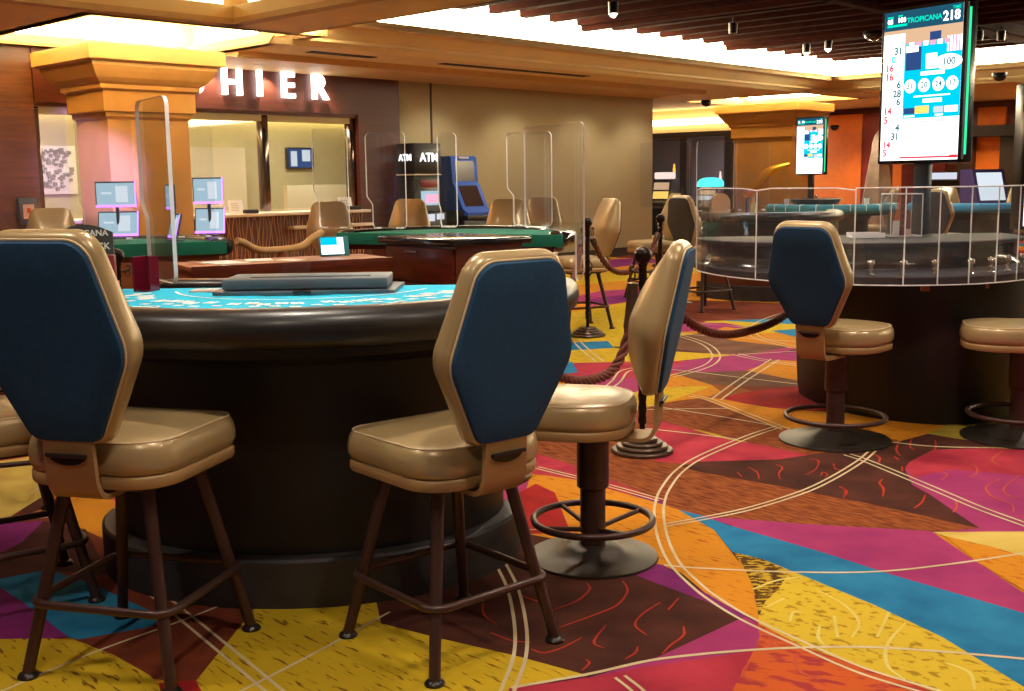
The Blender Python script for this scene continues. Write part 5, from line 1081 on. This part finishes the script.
def spot(label, p, lit):
    o = thing('track_spot', label, 'spotlight', p, 0, 'small spotlights under the slats')
    mb = MB(); mb.lathe([(.05, -.06), (.055, .06), (.02, .07)], 18); mb.tube([(0, 0, .06), (0, 0, .12)], .012, 8); mb.build('housing', 'iron_black', o)
    mb = MB(); mb.lathe([(.001, -.064), (.046, -.064), (.046, -.061)], 16); mb.build('lamp', 'lamp_glow' if lit else 'screen_off', o)
    mb = MB(); mb.ball((0, 0, -.07), .03, 12); mb.build('bulb', 'lamp_glow', o) if lit else None
spot('lit spotlight under the slats above the beige wall', (1.11, 12.14, 3.13), 1); spot('lit spotlight, left one of the close pair left of the big screen', (4.2, 16.19, 3.13), 1); spot('lit spotlight, right one of the close pair left of the big screen', (4.38, 15.74, 3.13), 1)
spot('unlit spotlight just right of the big screen', (6.12, 14.97, 3.13), 0); spot('unlit spotlight second right of the big screen', (6.42, 15.0, 3.13), 0); spot('unlit boxy spotlight under the slats near the ceiling beam', (2.71, 13.88, 3.13), 0)

def lamp(kind, name, loc, power, col=(1, .80, .56), size=.2, rot=(0, 0, 0), spot_=None, sy=None):
    l = bpy.data.lights.new(name, kind); l.energy = power; l.color = col
    if kind == 'AREA':
        l.size = size
        if sy: l.shape = 'RECTANGLE'; l.size_y = sy
    else: l.shadow_soft_size = size
    if spot_: l.spot_size = R(spot_); l.spot_blend = .7
    o = bpy.data.objects.new(name, l); COL.objects.link(o); o.location = loc; o.rotation_euler = rot; return o
W1 = (1, .88, .73)
# unseen spots added at ceiling height to light the room from above
def lamp_z(x, y):
    q = RM.inverted() @ Vector((x, y, 0)); return 3.15 if 7 < q.x < 18 and q.y < 9.4 else (3.2 if (2.2 < q.x < 5.9 and 4.5 < q.y < 8.95) else 2.81)
for x, y, p in ((-.75, 3.75, 150), (-2.0, 2.6, 100), (.1, 2.3, 110), (-.7, 1.2, 90), (1.5, 2.2, 120), (1.7, 4.2, 170), (2.6, 6.0, 90), (.6, 5.6, 170), (-2.4, 5.4, 110), (-.5, 6.8, 130), (2.9, 9.4, 220), (.7, 8.8, 200), (4.6, 8.2, 160), (-2.2, 8.6, 130), (2.0, 12.8, 220), (4.6, 12.6, 220), (6.2, 15.2, 200), (3.2, 16.2, 220), (5.2, 18.6, 200), (-3.8, 7.4, 110), (3.4, 4.4, 120), (.5, 12.4, 180)):
    lamp('SPOT', 'added_ceiling_spot', (x, y, lamp_z(x, y)), p * .5, W1, .07, spot_=125)
# wall washers along the beige wall, the fascia and the left wall
for s in (11.2, 12.9, 14.6, 16.1): lamp('SPOT', 'wall_washer', room(s, 11.2, 2.72), 30, W1, .05, (R(20) * math.cos(ROT_ROOM), R(20) * math.sin(ROT_ROOM), 0), 110)
for s in (6.9, 7.6, 8.4, 9.2): lamp('SPOT', 'fascia_washer', room(s, 12.0, 2.735), 34, W1, .02, (0, 0, 0), 120)
for s in (3.2, 4.6): lamp('SPOT', 'wall_washer', room(s, 11.2, 2.72), 30, W1, .05, (0, 0, 0), 110)
for s in (6.3, 8.3, 10.6): lamp('AREA', 'booth_panel', room(s, 13.7, 2.47), 26, (1, .93, .74), .7)
lamp('AREA', 'slot_room_panel', room(23.2, 14.5, 2.5), 110, (.8, .85, 1), 1.5)
for t in (11.5, 8.8, 6): lamp('SPOT', 'wall_washer', room(22.6, t, 2.75), 120, (1, .75, .45), .08, (0, 0, 0), 120)
lamp('SPOT', 'purple_pillar_spot', (-3.0, 8.3, 1.15), 1200, (.4, .25, 1), .05, (R(95), 0, R(20.5)), 19)  # spot added to cast purple light on the pillar's left face
wd = bpy.data.worlds.new('world'); S.world = wd; wd.use_nodes = True
wd.node_tree.nodes['Background'].inputs[0].default_value = (1, .88, .74, 1); wd.node_tree.nodes['Background'].inputs[1].default_value = .06
